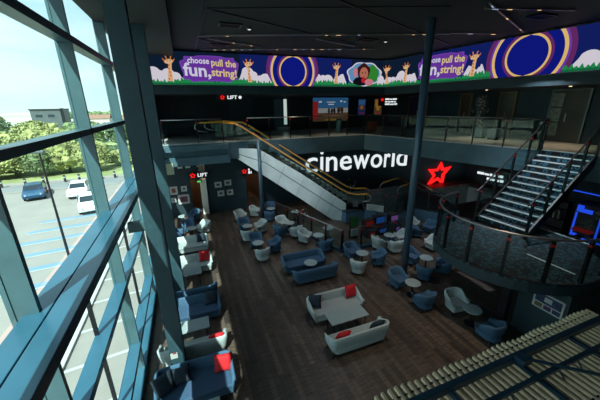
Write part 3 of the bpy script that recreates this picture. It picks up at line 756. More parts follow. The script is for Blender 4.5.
# ticket sign behind the stairs
t = thing('hanging_sign', 'white lettered hanging sign seen left of the stair handrail', 'sign', (15.0, 10.9, 1.9))
bar_line((15.0, 11.4, 2.02), (.15, -1, 0), 1.35, .13, t, (3, 2, 1, 2.5, 1.5))
bar_line((15.08, 10.85, 1.78), (.15, -1, 0), .85, .14, t, (2, 3, 1.5))
m = MB(); m.slab([(15.1, 11.5, 1.5), (15.34, 9.9, 1.5), (15.34, 9.9, 2.3), (15.1, 11.5, 2.3)], (.08, .01, 0)); m.build('panel', M['black'], t)
m = MB(); m.tube([(15.22, 10.9, 2.3), (15.22, 10.9, 3.2)], .015, 6); m.build('hanger', M['blackm'], t)

# framed pictures on lower far wall
pic_mats = [mat('picture_print_%s' % n, c, .5, 0, (9, .6)) for n, c in (('blue', (.02, .04, .10)), ('violet', (.06, .03, .12)), ('sepia', (.12, .08, .04)), ('red', (.20, .03, .03)))]
def picture(x0, z0, x1, z1, y, lb, k, facing='y', group=None):
    t = thing('framed_picture', lb, 'picture', ((x0+x1)/2, y, z0), group)
    m = MB(); b = .05
    m.box((x0, y-.03, z0), (x1, y, z0+b)); m.box((x0, y-.03, z1-b), (x1, y, z1)); m.box((x0, y-.03, z0+b), (x0+b, y, z1-b)); m.box((x1-b, y-.03, z0+b), (x1, y, z1-b)); m.build('frame', M['frame'], t)
    m = MB(); m.box((x0+b, y-.012, z0+b), (x1-b, y-.002, z1-b)); m.build('mount', M['frame'], t)
    e = .1
    m = MB(); m.box((x0+b+.05, y-.016, z0+e), (x1-b-.05, y-.012, z1-e)); m.build('print', pic_mats[k], t)
    m = MB(); m.box((x0+b+.10, y-.019, z0+e+.05), (x0+b+.10+(x1-x0)*.3, y-.016, z1-e-.05)); m.build('print_detail', pic_mats[(k+1) % 4], t)
picture(1.18, 1.44, 1.56, 1.76, 16.49, 'small white framed picture, upper left of four beside passage', 0)
picture(1.72, 1.50, 2.10, 1.82, 16.49, 'small white framed picture, upper right of four beside passage', 1)
picture(1.29, .92, 1.66, 1.24, 16.49, 'small white framed picture, lower left of four beside passage', 1)
picture(1.80, .93, 2.16, 1.25, 16.49, 'small white framed picture, lower right of four beside passage', 3)
picture(-.80, .72, -.22, 1.24, 16.49, 'larger pale framed picture left of the lift doorway', 3)
picture(-1.16, 1.30, -.76, 1.74, 16.49, 'sepia framed picture at the far left of the lift wall', 2)
picture(-.58, 1.42, -.28, 1.72, 16.49, 'small framed picture directly above the larger one by the lift', 0)
picture(-1.14, .86, -.90, 1.12, 16.49, 'tiny framed picture left of the larger one by the lift', 0)
t = thing('lift_door', 'brown metal lift door standing in the narrow lit opening', 'door', (.1, 17.8, 0))
m = MB(); m.box((-.3, 17.9, 0), (.15, 17.98, 2.1)); m.box((.17, 17.9, 0), (.7, 17.98, 2.1)); m.build('leaf', M['brown'], t)
m = MB(); m.box((.62, 17.85, 1.0), (.66, 17.9, 1.3)); m.build('call_panel', M['frame'], t)
# small wall lamp under gallery left and green extract box
t = thing('emergency_light', 'round dim light on wall above the lower lift sign', 'light', (.42, 16.5, 2.75))
m = MB(); m.lathe((.42, 16.44, 2.72), [(.07, 0), (.07, .05)], 16); m.build('lens', M['frame'], t)
t = thing('wall_box', 'pale green box with two white lamps below left gallery end', 'light', (-.9, 14.9, 3.0))
m = MB(); m.box((-1.08, 14.9, 2.72), (-.72, 15.0, 3.25)); m.build('box', mat('pale_green_box', (.35, .38, .26), .5), t)
for x in (-.55, -.2): 
    m = MB(); m.box((x, 14.9, 2.98), (x+.22, 14.95, 3.06)); m.build('lamp', M['frame'], t)

# ------------------------------------------------------------------ gallery: posters, doors, downlights
def poster(name, lb, x0, x1, z0, z1, y, parts):
    t = thing(name, lb, 'poster', ((x0+x1)/2, y, z0))
    m = MB(); m.box((x0-.08, y, z0-.08), (x1+.08, y+.06, z1+.08)); m.build('frame', M['black'], t)
    for i, (nm, mt, a, b, c, d) in enumerate(parts):
        m = MB(); W = x1-x0; Hh = z1-z0
        m.box((x0+a*W, y-.006-.003*i, z0+b*Hh), (x0+c*W, y-.001-.003*i, z0+d*Hh)); m.build(nm, mt, t)
    return t
def pe(n, c, s=.35): return emis('poster_'+n, c, s*.7)
PE = dict(sky=pe('sky', (.05, .22, .50)), pale=pe('pale', (.50, .55, .55)), dark=pe('dark', (.02, .02, .03)), red=pe('red', (.5, .03, .03)), gold=pe('gold', (.6, .35, .05)), brown=pe('brown', (.16, .09, .05)), white=pe('white', (.8, .85, .9), .5), night=pe('night', (.02, .04, .16)), orange=pe('orange', (.6, .25, .04)))
p = poster('film_poster', 'wide blue backlit poster of figures on a street, gallery wall', 8.85, 11.75, 4.62, 6.28, 20.36,
   [('sky_area', PE['sky'], 0, 0, 1, 1), ('horizon_glow', PE['pale'], .12, .36, 1, .56), ('street', PE['brown'], 0, 0, 1, .36), ('phone_box', PE['red'], 0, .10, .14, .84), ('skyline', PE['brown'], .5, .40, .62, .54), ('skyline', PE['brown'], .68, .40, .86, .6), ('title_bar', PE['gold'], .34, .04, .66, .09),
    ('title', PE['white'], .38, .80, .62, .83), ('title', PE['white'], .42, .70, .58, .74), ('title', PE['white'], .16, .80, .24, .86), ('title', PE['white'], .76, .82, .82, .88), ('title', PE['white'], .86, .80, .92, .84)])
for fx, hh in ((.44, .30), (.60, .28), (.72, .24), (.52, .2), (.82, .3)):
    m = MB(); W = 2.9; x = 8.85+fx*W; z = 4.62+.33*1.66
    m.box((x-.07, 20.315, z), (x+.07, 20.322, z+hh)); m.box((x-.05, 20.315, z+hh), (x+.05, 20.322, z+hh+.10)); m.box((x-.14, 20.315, z+hh*.5), (x+.14, 20.322, z+hh*.62)); m.build('figure', PE['dark'], p)
poster('film_poster', 'narrow blue and brown backlit poster right of the wide one', 12.62, 13.30, 4.95, 6.18, 20.36, [('image', PE['night'], 0, 0, 1, 1), ('upper', PE['sky'], .1, .65, .9, .95), ('middle', PE['brown'], .15, .35, .85, .62), ('figure', PE['orange'], .35, .4, .6, .6), ('title', PE['red'], .2, .12, .8, .18)])
poster('film_poster', 'narrow orange backlit poster, rightmost on the back wall', 14.1, 14.8, 4.95, 6.18, 20.36, [('image', PE['brown'], 0, 0, 1, 1), ('upper', PE['orange'], .1, .5, .9, .95), ('figure', PE['gold'], .3, .3, .7, .7), ('highlight', PE['white'], .55, .6, .75, .8), ('title', PE['red'], .2, .12, .8, .18)])
# lit doorway left part
t = thing('corridor_door', 'grey gallery door with bright vertical lit strip', 'door', (6.1, 20.4, 4.1))
m = MB(); m.box((5.95, 20.30, 4.1), (6.55, 20.38, 6.2)); m.build('leaf', M['fascia'], t)
m = MB(); m.box((6.62, 20.30, 4.5), (6.84, 20.34, 6.2)); m.build('lit_strip', emis('door_strip_light', (.6, .7, .66), .7), t)
m = MB(); m.box((6.1, 19.9, 4.11), (6.9, 20.3, 4.35)); m.build('lit_step', mat('pale_step', (.45, .5, .48), .5), t)
# bin and red crate on the gallery
t = thing('litter_bin', 'small round glass-like bin on gallery near the corner', 'bin', (9.3, 17.2, 4.1))
m = MB(); m.lathe((9.3, 17.2, 4.1), [(.16, 0), (.19, .75)], 18); m.build('body', mat('pale_green_bin', (.18, .30, .29), .4), t)
m = MB(); m.lathe((9.3, 17.2, 4.85), [(.20, 0), (.20, .05), (.05, .06)], 18); m.build('lid', M['blackm'], t)
t = thing('red_stool', 'orange-red box seat behind the gallery corner balustrade', 'seat', (11.2, 16.3, 4.1))
m = MB(); m.box((10.95, 16.1, 4.2), (11.45, 16.5, 4.75)); m.build('body', mat('orange_red_box', (.40, .05, .02), .6), t, bevel=.02)
m = MB(); m.box((11.0, 16.15, 4.1), (11.4, 16.45, 4.2)); m.build('plinth', M['black'], t)
# right gallery doors, on the x = 15.5 wall
for y0, y1, mt, lb in ((17.9, 16.2, 'violet', 'dark gallery doorway with gold frame behind the tall pole'), (13.5, 12.9, 'brown', 'narrow brown gallery door left of the speckled statue'), (11.15, 10.4, 'grey', 'grey-green gallery panel door right of the statue'), (8.75, 7.45, 'olive', 'wide gallery doorway with pale posters above the stair top')):
    c = dict(violet=(.02, .01, .06), brown=(.05, .03, .015), grey=(.07, .085, .07), olive=(.03, .032, .022))[mt]
    t = thing('auditorium_door', lb, 'door', (15.45, (y0+y1)/2, 4.1))
    m = MB(); m.box((15.42, y1, 4.1), (15.49, y0, 6.25)); m.build('leaf', mat('door_'+mt, c, .4, 0, (1.2, .4)), t)
    fr = mat('door_frame_'+mt, (.22, .17, .08) if mt != 'olive' else (.10, .13, .13), .35, .5)
    m = MB(); m.box((15.38, y0, 4.1), (15.49, y0+.07, 6.3)); m.box((15.38, y1-.07, 4.1), (15.49, y1, 6.3)); m.box((15.38, y1, 6.25), (15.49, y0, 6.3)); m.build('frame', fr, t)
    if mt == 'olive':
        for i in range(3):
            m = MB(); m.box((15.37, y0-.45, 4.35+i*.62), (15.42, y0-.02, 4.9+i*.62)); m.build('poster_panel', mat('pale_poster_panel', (.12, .15, .12), .4, 0, (8, .4)), t)
    m = MB(); m.box((15.36, (y0+y1)/2-.02, 4.95), (15.41, (y0+y1)/2+.02, 5.3)); m.build('handle', M['chrome'], t)
# speckled statue
M['speck'] = spot_mat('speckled_statue_skin', (.03, .04, .04), (.42, .45, .42), 11, .30)
t = thing('statue', 'tall speckled black and white totem statue on right gallery', 'statue', (14.3, 11.3, 4.1))
m = MB(); m.lathe((14.3, 11.3, 4.1), [(.22, 0), (.27, .3), (.22, .9), (.17, 1.25), (.20, 1.4), (.27, 1.6), (.28, 1.9), (.2, 2.05)], 16); m.build('body', M['speck'], t, True)
for s_ in (-1, 1):
    m = MB(); m.tube([(14.3, 11.3+s_*.15, 5.4), (14.25, 11.3+s_*.42, 5.35), (14.2, 11.3+s_*.5, 5.5)], [.06, .05, .04], 8); m.build('arm', M['speck'], t, True)
    m = MB(); m.lathe((14.3, 11.3+s_*.16, 6.08), [(.03, 0), (.07, .05), (.02, .12)], 8); m.build('ear', M['speck'], t)
# low benches on right gallery
for y, lb in ((10.0, 'pale blue box bench on right gallery nearer the stairs'), (10.7, 'pale blue box bench on right gallery beside the statue')):
    t = thing('box_bench', lb, 'bench', (13.8, y, 4.1), 'gallery benches')
    m = MB(); m.box((13.6, y-.22, 4.18), (14.0, y+.22, 4.62)); m.build('seat', mat('bench_blue', (.10, .16, .2), .6), t, bevel=.02)
    m = MB(); m.box((13.65, y-.17, 4.1), (13.95, y+.17, 4.18)); m.build('plinth', M['black'], t)
M['dl'] = emis('downlight_lamp', (1, .72, .42), 3)
for (x, y, lb) in ((2.6, 14.9, 'gallery soffit downlight above the upper lift sign'), (8.4, 14.9, 'gallery soffit downlight below the portrait'), (5.4, 14.9, 'gallery soffit downlight below the left rings'), (13.2, 10.3, 'gallery soffit downlight below the right ring'), (13.9, 7.4, 'gallery soffit downlight nearest the right edge')):
    t = thing('downlight', lb, 'ceiling light', (x, y, 6.36))
    m = MB(); m.lathe((x, y, 6.35), [(.06, 0), (.07, .03)], 14); m.build('rim', M['chrome'], t)
    m = MB(); m.lathe((x, y, 6.34), [(.045, 0), (.045, .01)], 14); m.build('lamp', M['dl'], t)
    l = bpy.data.lights.new('downlight_glow', 'SPOT'); l.energy = 60; l.color = (1, .75, .5); l.spot_size = 1.7; l.spot_blend = .8; l.shadow_soft_size = .05
    lo_ = bpy.data.objects.new('downlight_glow', l); COL.objects.link(lo_); lo_.location = (x, y, 6.32)

# ------------------------------------------------------------------ main stair
SX0, SZ = 12.5, 4.1
stt = thing('staircase', 'carpeted main staircase with pale nosings rising to gallery', 'stairs', (9.0, 6.2, 1.9))
NS = 13; run = (12.5-8.95)/NS; rise = 2.2/NS
sd = Vector((-.992, -.12, 0)).normalized(); sn = Vector((sd.y*-1, sd.x, 0))   # across
S_L = Vector((12.44, 7.02, 0)); across = Vector((.14, -1.52, 0))
def spt(i, a, z): return S_L+sd*(i*run)+across*a+Vector((0, 0, z))
M['tread_d'] = M['carpet']
for i in range(NS):
    z = 4.1-i*rise
    m = MB(); m.slab([spt(i, 0, z-.03), spt(i, 1, z-.03), spt(i, 1, z-rise), spt(i, 0, z-rise)], -sd*.03); m.build('riser', M['carpet2'], stt)
    m = MB(); m.slab([spt(i, 0, z), spt(i, 1, z), spt(i-.22, 1, z), spt(i-.22, 0, z)], (0, 0, -.035)); m.build('nosing', M['tread'], stt)
    m = MB(); m.slab([spt(i-.22, 0, z-.004), spt(i-.22, 1, z-.004), spt(i-1, 1, z-.004), spt(i-1, 0, z-.004)], (0, 0, -.03)); m.build('tread', M['carpet'], stt)
for a in (-.04, 1.0):
    m = MB(); m.slab([spt(0, a, 4.14), spt(NS, a, 1.96), spt(NS, a, 1.62), spt(0, a, 3.7)], across.normalized()*.06); m.build('stringer', M['black'], stt)
def stair_rail(a, lb):
    t = thing('stair_balustrade', lb, 'balustrade', spt(NS, a, 1.9))
    P = [spt(-.2, a, 5.2), spt(0, a, 5.2), spt(NS, a, 3.0), spt(NS+.6, a, 2.98)]
    m = MB(); m.tube(P, .026, 8); m.build('handrail', M['darkrail'], t, True)
    for i in (0, 3.2, 6.4, 9.6, 12.6):
        z = 4.1-i*rise
        p = spt(i, a, z)
        m = MB(); m.box((p.x-.03, p.y-.03, p.z-.1), (p.x+.03, p.y+.03, p.z+1.07)); po = m.build('post', M['blackm'], t)
        m = MB(); m.box((p.x-.045, p.y-.045, p.z+.97), (p.x+.045, p.y+.045, p.z+1.02)); m.build('clamp', M['redclamp'], po)
    for i in (0, 3.2, 6.4, 9.6):
        j = i+3.0 if i < 9 else 12.6
        m = MB(); m.slab([spt(i+.2, a, 4.2-i*rise), spt(j, a, 4.2-j*rise), spt(j, a, 5.12-j*rise), spt(i+.2, a, 5.12-i*rise)], across.normalized()*.012); m.build('glass_panel', M['bglass'], t)
stair_rail(-.02, 'sloping dark glass balustrade on the far side of the main stair')
stair_rail(1.02, 'sloping dark glass balustrade on the near side of the main stair')

# curved platform
PC = (8.27, 4.92); PR = 1.98
arc = [(PC[0]+PR*math.cos(a), PC[1]+PR*math.sin(a)) for a in [math.radians(d_) for d_ in range(90, 331, 8)]]
plat = arc+[(10.4, 3.93), (10.4, 5.5), (8.95, 5.6), (8.95, 6.98)]
m = MB(); m.prism(plat, 1.62, 1.86); struct(m.build('trim_platform', mat('dark_platform_edge', (.018, .04, .05), .5)))
m = MB(); m.prism(plat, 1.86, 1.9); struct(m.build('floor_platform', M['carpet']))
m = MB(); m.box((10.34, 3.95, 1.9), (10.4, 5.48, 1.915)); struct(m.build('trim_nosing', M['tread']))
m = MB(); m.box((8.18, 3.3, 1.9), (8.22, 4.38, 1.912)); struct(m.build('trim_nosing', M['tread']))
m = MB(); m.box((10.5, 3.2, 0), (10.9, 5.6, 1.0)); m.box((10.9, 3.2, 0), (11.3, 5.6, .6)); struct(m.build('trim_lower_flight', M['black']))
t = thing('curved_balustrade', 'curved dark glass balustrade ringing the stair platform', 'balustrade', (6.1, 4.95, 1.9))
ap = [Vector((x, y, 1.9)) for x, y in arc]
ap = [Vector((PC[0]+(PR-.06)*math.cos(a), PC[1]+(PR-.06)*math.sin(a), 1.9)) for a in [math.radians(d_) for d_ in range(90, 331, 8)]]
m = MB(); m.tube([p+Vector((0, 0, 1.07)) for p in ap]+[Vector((10.4, 3.9, 2.97))], .026, 8); m.build('handrail', M['chrome'], t, True)
for i in range(0, len(ap)-1, 3):
    p = ap[i]
    ang = math.atan2(p.y-PC[1], p.x-PC[0])
    m = MB(); m.box((p.x-.03, p.y-.035, 1.66), (p.x+.03, p.y+.035, 2.93), ang); po = m.build('post', M['blackm'], t)
    m = MB(); m.box((p.x-.033, p.y-.038, 2.80), (p.x+.033, p.y+.038, 2.86), ang); m.build('clamp', M['redclamp'], po)
for i in range(0, len(ap)-1):
    p, q = ap[i], ap[i+1]
    m = MB(); m.slab([p+Vector((0, 0, .05)), q+Vector((0, 0, .05)), q+Vector((0, 0, 1.0)), p+Vector((0, 0, 1.0))], (q-p).cross(Vector((0, 0, 1))).normalized()*.01); m.build('glass_panel', M['bglass'], t)
# support column and wall under platform
t = thing('platform_support', 'square dark steel post holding up the curved platform', 'column', (7.2, 4.05, 0))
m = MB(); m.box((7.12, 3.97, 0), (7.30, 4.15, 1.62)); m.build('shaft', M['blackm'], t)
m = MB(); m.box((7.05, 3.9, 0), (7.37, 4.22, .02)); m.build('base_plate', M['blackm'], t)
m = MB(); m.box((7.66, 3.0, 0), (9.6, 4.06, 1.61)); struct(m.build('wall_under_platform', M['wall']))
t = thing('framed_notice', 'white framed notice board on the wall under curved platform', 'picture', (7.64, 3.4, .98))
m = MB(); m.box((7.62, 3.06, .96), (7.66, 3.70, 1.40)); m.build('frame', M['frame'], t)
m = MB(); m.box((7.612, 3.10, 1.14), (7.62, 3.66, 1.36)); m.build('image', pic_mats[0], t)
for i in range(3):
    m = MB(); m.box((7.612, 3.10+i*.19, 1.0), (7.62, 3.26+i*.19, 1.11)); m.build('small_print', pic_mats[i], t)
m = MB(); m.box((7.608, 3.3, 1.2), (7.612, 3.46, 1.32)); m.build('emblem', M['frame'], t)

# arcade area right
t = thing('arcade_cabinet', 'tall arcade cabinet with blue glowing front at right edge', 'game machine', (14.6, 5.95, 0))
m = MB(); m.box((14.55, 5.5, 0), (15.3, 6.5, 1.9)); m.build('cabinet', M['black'], t, bevel=.03)
m = MB(); m.box((14.50, 5.9, 1.55), (14.55, 6.4, 1.70)); m.box((14.50, 6.2, 1.70), (14.55, 6.4, 1.82)); m.build('marquee', M['bluelite'], t)
m = MB(); m.box((14.52, 5.72, .95), (14.55, 6.28, 1.35)); m.build('screen', mat('dark_screen', (.05, .07, .06), .2, 0, (6, .8)), t)
m = MB(); m.box((14.515, 6.36, .5), (14.55, 6.42, 1.5)); m.box((14.515, 5.58, .5), (14.55, 5.64, 1.5)); m.box((14.515, 5.64, .52), (14.55, 6.36, .62)); m.build('edge_light', M['bluelite'], t)
m = MB(); m.box((14.3, 5.7, .8), (14.55, 6.3, .9)); m.build('control_panel', M['dimred'], t)
t = thing('shelf_unit', 'dark shelf unit with upright pale bars left of the arcade cabinet', 'shelf', (14.7, 7.3, 0))
m = MB(); m.box((14.9, 6.9, 0), (15.2, 7.9, 1.7)); m.build('back', M['black'], t)
for z in (.45, .9, 1.35, 1.7):
    m = MB(); m.box((14.6, 6.9, z), (14.9, 7.9, z+.04)); m.build('shelf', M['blackm'], t)
for i in range(5):
    m = MB(); m.box((14.66, 7.0+i*.18, .94), (14.78, 7.07+i*.18, 1.32)); m.build('bar', mat('dim_bar', (.25, .22, .16), .5), t)
t = thing('light_strip', 'thin glowing blue strip light high beside the stairs', 'light', (15.05, 6.4, 2.21))
m = MB(); m.box((15.0, 5.9, 2.21), (15.05, 6.95, 2.245)); m.build('tube', M['bluelite'], t)
m = MB(); m.box((15.05, 5.7, 1.95), (15.2, 7.9, 3.2)); m.build('header_panel', M['walld'], t)
t = thing('light_strip', 'thin glowing blue strip light low behind the curved balustrade', 'light', (11.6, 4.4, 1.5))
m = MB(); m.box((11.6, 3.9, 1.52), (11.64, 4.8, 1.56)); m.build('tube', M['bluelite'], t)
m = MB(); m.box((11.64, 3.6, 0), (11.8, 5.0, 1.6)); m.build('counter', M['black'], t)

# ------------------------------------------------------------------ slatted canopy, lower right
cn = thing('slatted_canopy', 'slatted pale timber canopy hung from dark blue steel beams', 'canopy', (3.0, .9, 3.2))
x = 1.35
while x < 4.66:
    m = MB(); m.box((x, .25, 3.165), (x+.024, 1.66+.01*math.sin(x*9), 3.2)); m.build('slat', M['timber'], cn); x += .078
m = MB(); m.tube([(1.3, 1.57, 3.18), (4.68, 1.6, 3.18)], .010, 6); m.tube([(1.3, .9, 3.18), (4.68, .9, 3.18)], .010, 6); m.build('threaded_rod', M['black'], cn)
m = MB(); m.box((1.2, 1.41, 3.21), (5.4, 1.47, 3.29)); m.build('edge_beam', M['bsteel'], cn, bevel=.004)
m = MB(); m.box((1.2, 1.17, 3.25), (5.4, 1.21, 3.29)); m.build('cross_rail', M['bsteel'], cn)
for x in (2.02, 2.92, 3.82, 4.6):
    m = MB(); m.box((x-.02, .2, 3.21), (x+.02, 1.41, 3.25)); m.build('joist', M['bsteel'], cn)
m = MB(); m.tube([(2.96, 1.37, 3.30), (3.95, .56, 3.29)], .017, 8); m.build('tie_rod', M['bsteel'], cn)
m = MB(); m.box((2.88, 1.32, 3.26), (3.0, 1.42, 3.33)); m.tube([(2.95, 1.39, 3.31), (3.02, 1.34, 3.31)], .028, 10); m.build('rod_bracket', M['bsteel'], cn)
for x in (2.5, 3.2, 3.5, 4.2):
    m = MB(); m.tube([(x, 1.19, 3.26), (x, 1.10, 3.16)], .008, 6); m.build('hook', M['bsteel'], cn)

# ------------------------------------------------------------------ furniture
def ustrip(w, d, r, n=10):
    """plan points of the U from front left round the back to front right; returns (x,y,u) with u = 0 at front .. 1 at back"""
    pts = []
    yf = -d/2
    for i in range(4): pts.append((-w/2, yf+(d-r)*i/4))
    for i in range(n+1):
        a = PI-(PI/2)*i/n; pts.append((-w/2+r+r*math.cos(a), d/2-r+r*math.sin(a)))
    k = 1 if w-2*r < .1 else 6
    for i in range(1, k): pts.append((-w/2+r+(w-2*r)*i/k, d/2))
    for i in range(n+1):
        a = PI/2-(PI/2)*i/n; pts.append((w/2-r+r*math.cos(a), d/2-r+r*math.sin(a)))
    for i in range(3, -1, -1): pts.append((w/2, yf+(d-r)*i/4))
    return [(x, y, (y-yf)/d) for x, y in pts]
def tub(root, w, d, r, hb, hf, seat, body, seatm, th=.065, flare=.05, name='shell', legs=True, zb=.10):
    pts = ustrip(w, d, r)
    # outer shell wall
    m = MB(); rings = []
    for x, y, u in pts:
        L = math.hypot(x, y); nx, ny = x/L, y/L
        # inward direction approx towards centre line
        ix = x-math.copysign(min(abs(x), th), x) if abs(y-d/2) > r*.95 or True else x
        k = max(0, min(1, (u-.05)/.75)); k = k*k*(3-2*k)
        h = hf+(hb-hf)*k
        # inward offset computed from rounded rectangle geometry
        if y > d/2-r:
            cx = max(-(w/2-r), min(w/2-r, x)); cy = d/2-r
            v = Vector((x-cx, y-cy)); v.normalize()
        else: v = Vector((math.copysign(1, x), 0))
        def P(off, z):
            fl = flare*(z-.4)/.35 if z < .4 else flare*.35*(z-.4)/.35
            s_ = off+fl
            return m.b.verts.new((x+v.x*s_, y+v.y*s_*1.0, z))
        ring = [P(-.02, zb), P(0, .22), P(0, .42), P(0, h-.03), P(-.015, h-.006), P(-th*.5, h+.004), P(-th+.012, h-.008), P(-th, h-.035), P(-th-.01, .30)]
        rings.append(ring)
    for A, B in zip(rings, rings[1:]):
        for k_ in range(len(A)-1): m.b.faces.new((A[k_], B[k_], B[k_+1], A[k_+1]))
        m.b.faces.new((A[-1], B[-1], B[0], A[0]))
    m.b.faces.new(rings[0]); m.b.faces.new(rings[-1][::-1])
    m.build(name, body, root, True)
    # base with front panel
    inner = [(x*(1-(th*.9)/(w/2)), y-.02 if y > 0 else y+.015) for x, y, u in pts]
    m = MB(); A = [m.b.verts.new((x*.97, y*.97, zb)) for x, y in inner]; B = [m.b.verts.new((x, y, seat-.09)) for x, y in inner]
    n_ = len(inner)
    m.b.faces.new(A); m.b.faces.new(B)
    for k_ in range(n_): m.b.faces.new((A[k_], A[(k_+1) % n_], B[(k_+1) % n_], B[k_]))
    m.build('base', body, root)
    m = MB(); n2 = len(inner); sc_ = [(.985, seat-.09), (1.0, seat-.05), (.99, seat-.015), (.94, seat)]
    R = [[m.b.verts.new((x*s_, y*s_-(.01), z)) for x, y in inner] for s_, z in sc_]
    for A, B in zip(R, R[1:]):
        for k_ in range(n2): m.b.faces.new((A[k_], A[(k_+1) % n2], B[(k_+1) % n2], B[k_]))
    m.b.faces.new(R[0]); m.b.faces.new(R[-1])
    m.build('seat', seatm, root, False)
    if legs:
        for sx in (-1, 1):
            for sy in (-1, 1):
                m = MB(); m.tube([(sx*(w/2-.1), sy*(d/2-.12), zb+.02), (sx*(w/2-.03), sy*(d/2-.05), 0)], [.016, .012], 8); m.build('leg', M['blackm'], root)
tub_src = {}
def armchair(color):
    t = thing('tub_armchair', 'tub chair', 'armchair', (0, 0, 0), 'tub armchairs in the lounge')
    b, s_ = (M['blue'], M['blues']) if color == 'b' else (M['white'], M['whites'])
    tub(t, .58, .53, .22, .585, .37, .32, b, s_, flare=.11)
    return t
CH = [  # x, y, colour, table index or aim, label
 (2.16, 14.55, 'w', (2.9, 13.6), 'pale grey tub armchair standing nearest the dark wall left of passage'),
 (2.12, 13.32, 'b', 0, 'blue tub armchair behind the round table nearest the passage'),
 (2.05, 12.05, 'w', 0, 'pale grey tub armchair on the camera side of the round table nearest the passage'),
 (2.85, 12.75, 'w', 0, 'pale grey tub armchair right of the round table nearest the passage'),
 (3.02, 14.95, 'w', 1, 'pale grey tub armchair partly hidden by the thin pole'),
 (3.98, 15.2, 'b', 1, 'blue tub armchair behind the table beside the thin pole'),
 (3.62, 14.0, 'b', 1, 'blue tub armchair in front of the table beside the thin pole'),
 (2.25, 11.33, 'b', 2, 'blue tub armchair left of the round table in the left aisle middle'),
 (2.25, 10.10, 'w', 2, 'pale grey tub armchair on camera side of the table in the left aisle middle'),
 (2.90, 10.62, 'b', 2, 'blue tub armchair right of the round table in the left aisle middle'),
 (3.90, 12.84, 'w', 3, 'pale grey tub armchair behind the table beside the wire rack'),
 (3.52, 11.95, 'b', 3, 'blue tub armchair left of the table beside the wire rack'),
 (4.20, 11.62, 'w', 3, 'pale grey tub armchair on camera side of the table beside the wire rack'),
 (4.35, 10.95, 'w', 4, 'pale grey tub armchair left of the table at the barrier corner'),
 (4.86, 9.85, 'b', 4, 'blue tub armchair on camera side of the table at the barrier corner'),
 (5.55, 8.98, 'b', 5, 'blue tub armchair behind the centre table left of the tall pole'),
 (6.22, 8.10, 'b', 5, 'blue tub armchair right of the centre table left of the tall pole'),
 (5.22, 7.90, 'w', 5, 'pale grey tub armchair at the centre table left of the tall pole'),
 (7.00, 9.20, 'w', 6, 'pale grey tub armchair left of the table at the machine barrier'),
 (8.25, 9.22, 'w', 6, 'pale grey tub armchair behind the table at the machine barrier'),
 (7.45, 8.68, 'w', 6, 'pale grey tub armchair on camera side of the table at the machine barrier'),
 (9.70, 10.30, 'w', (9.9, 9.5), 'pale grey tub armchair just right of the tall pole by the deck'),
 (9.22, 9.55, 'b', (9.9, 9.3), 'blue tub armchair half hidden behind the tall pole'),
 (10.20, 9.60, 'b', (9.3, 9.3), 'blue tub armchair alone in front of the deck edge'),
 (9.05, 8.25, 'w', (8.4, 8.2), 'pale grey tub armchair beside the left end of curved balustrade'),
 (7.42, 7.75, 'b', 7, 'blue tub armchair behind the table right of the tall pole'),
 (7.10, 6.68, 'b', 7, 'blue tub armchair on camera side of the table right of the tall pole'),
 (8.00, 6.78, 'b', 7, 'blue tub armchair right of the table right of the tall pole'),
 (5.98, 6.70, 'b', 8, 'blue tub armchair directly in front of the tall pole base'),
 (6.0, 5.52, 'b', 8, 'blue tub armchair on camera side of the table before the tall pole'),
 (6.76, 5.10, 'w', 9, 'pale grey tub armchair left of the table under curved platform'),
 (6.66, 3.93, 'b', 9, 'blue tub armchair on camera side of the table under curved platform'),
]
TB = [(2.18, 12.67, 'pale round side table nearest the passage'), (3.86, 14.58, 'pale round side table beside the thin pole'), (2.23, 10.74, 'pale round side table in the left aisle middle'), (4.12, 12.25, 'pale round side table beside the wire rack'),
      (4.82, 10.47, 'pale round side table at the barrier corner'), (5.68, 8.38, 'pale round side table at centre left of the tall pole'), (7.62, 9.42-.12, 'pale round side table by the game machine barrier'), (7.62, 7.18, 'pale round side table right of the tall pole'),
      (6.08, 6.12, 'pale round side table in front of the tall pole'), (6.70, 4.52, 'pale round side table under the curved platform edge'), (3.60, 8.47, 'pale round side table between the two blue sofas'),
      (-.25, 13.40, 'grey round side table behind the sunlit sofas at left'), (-.63, 15.2, 'dark-edged round side table under the framed pictures'), (4.9, 12.9+.7, 'dark round side table behind the slanting barrier, far one'), (5.55, 11.0, 'dark round side table behind the slanting barrier, near one')]
tbl = thing('round_side_table', 'round side table', 'side table', (0, 0, 0), 'round side tables')
m = MB(); m.lathe((0, 0, .445), [(.215, 0), (.235, .01), (.235, .022), (.225, .03)], 28); m.build('table_top', M['top'], tbl)
m = MB(); m.tube([(0, 0, .02), (0, 0, .45)], .025, 10); m.build('stem', M['blackm'], tbl)
m = MB(); m.lathe((0, 0, 0), [(.16, 0), (.16, .015), (.03, .03)], 20); m.build('foot', M['blackm'], tbl)
first = True
for x, y, lb in TB:
    if first: tbl.location = (x, y, 0); tbl['label'] = lb; first = False; src_t = tbl
    else: dup(src_t, (x, y, 0), 0, lb)
srcs = {}
def aim(x, y, ax, ay): return math.atan2(ay-y, ax-x)+PI/2
placed = []
for x, y, c, ti, lb in CH:
    if isinstance(ti, int):
        ax, ay = TB[ti][0], TB[ti][1]
        dd_ = math.hypot(x-ax, y-ay)
        if dd_ < .60: x, y = ax+(x-ax)/dd_*.60, ay+(y-ay)/dd_*.60
    else: ax, ay = ti
    placed.append([x, y, c, aim(x, y, ax, ay), lb])
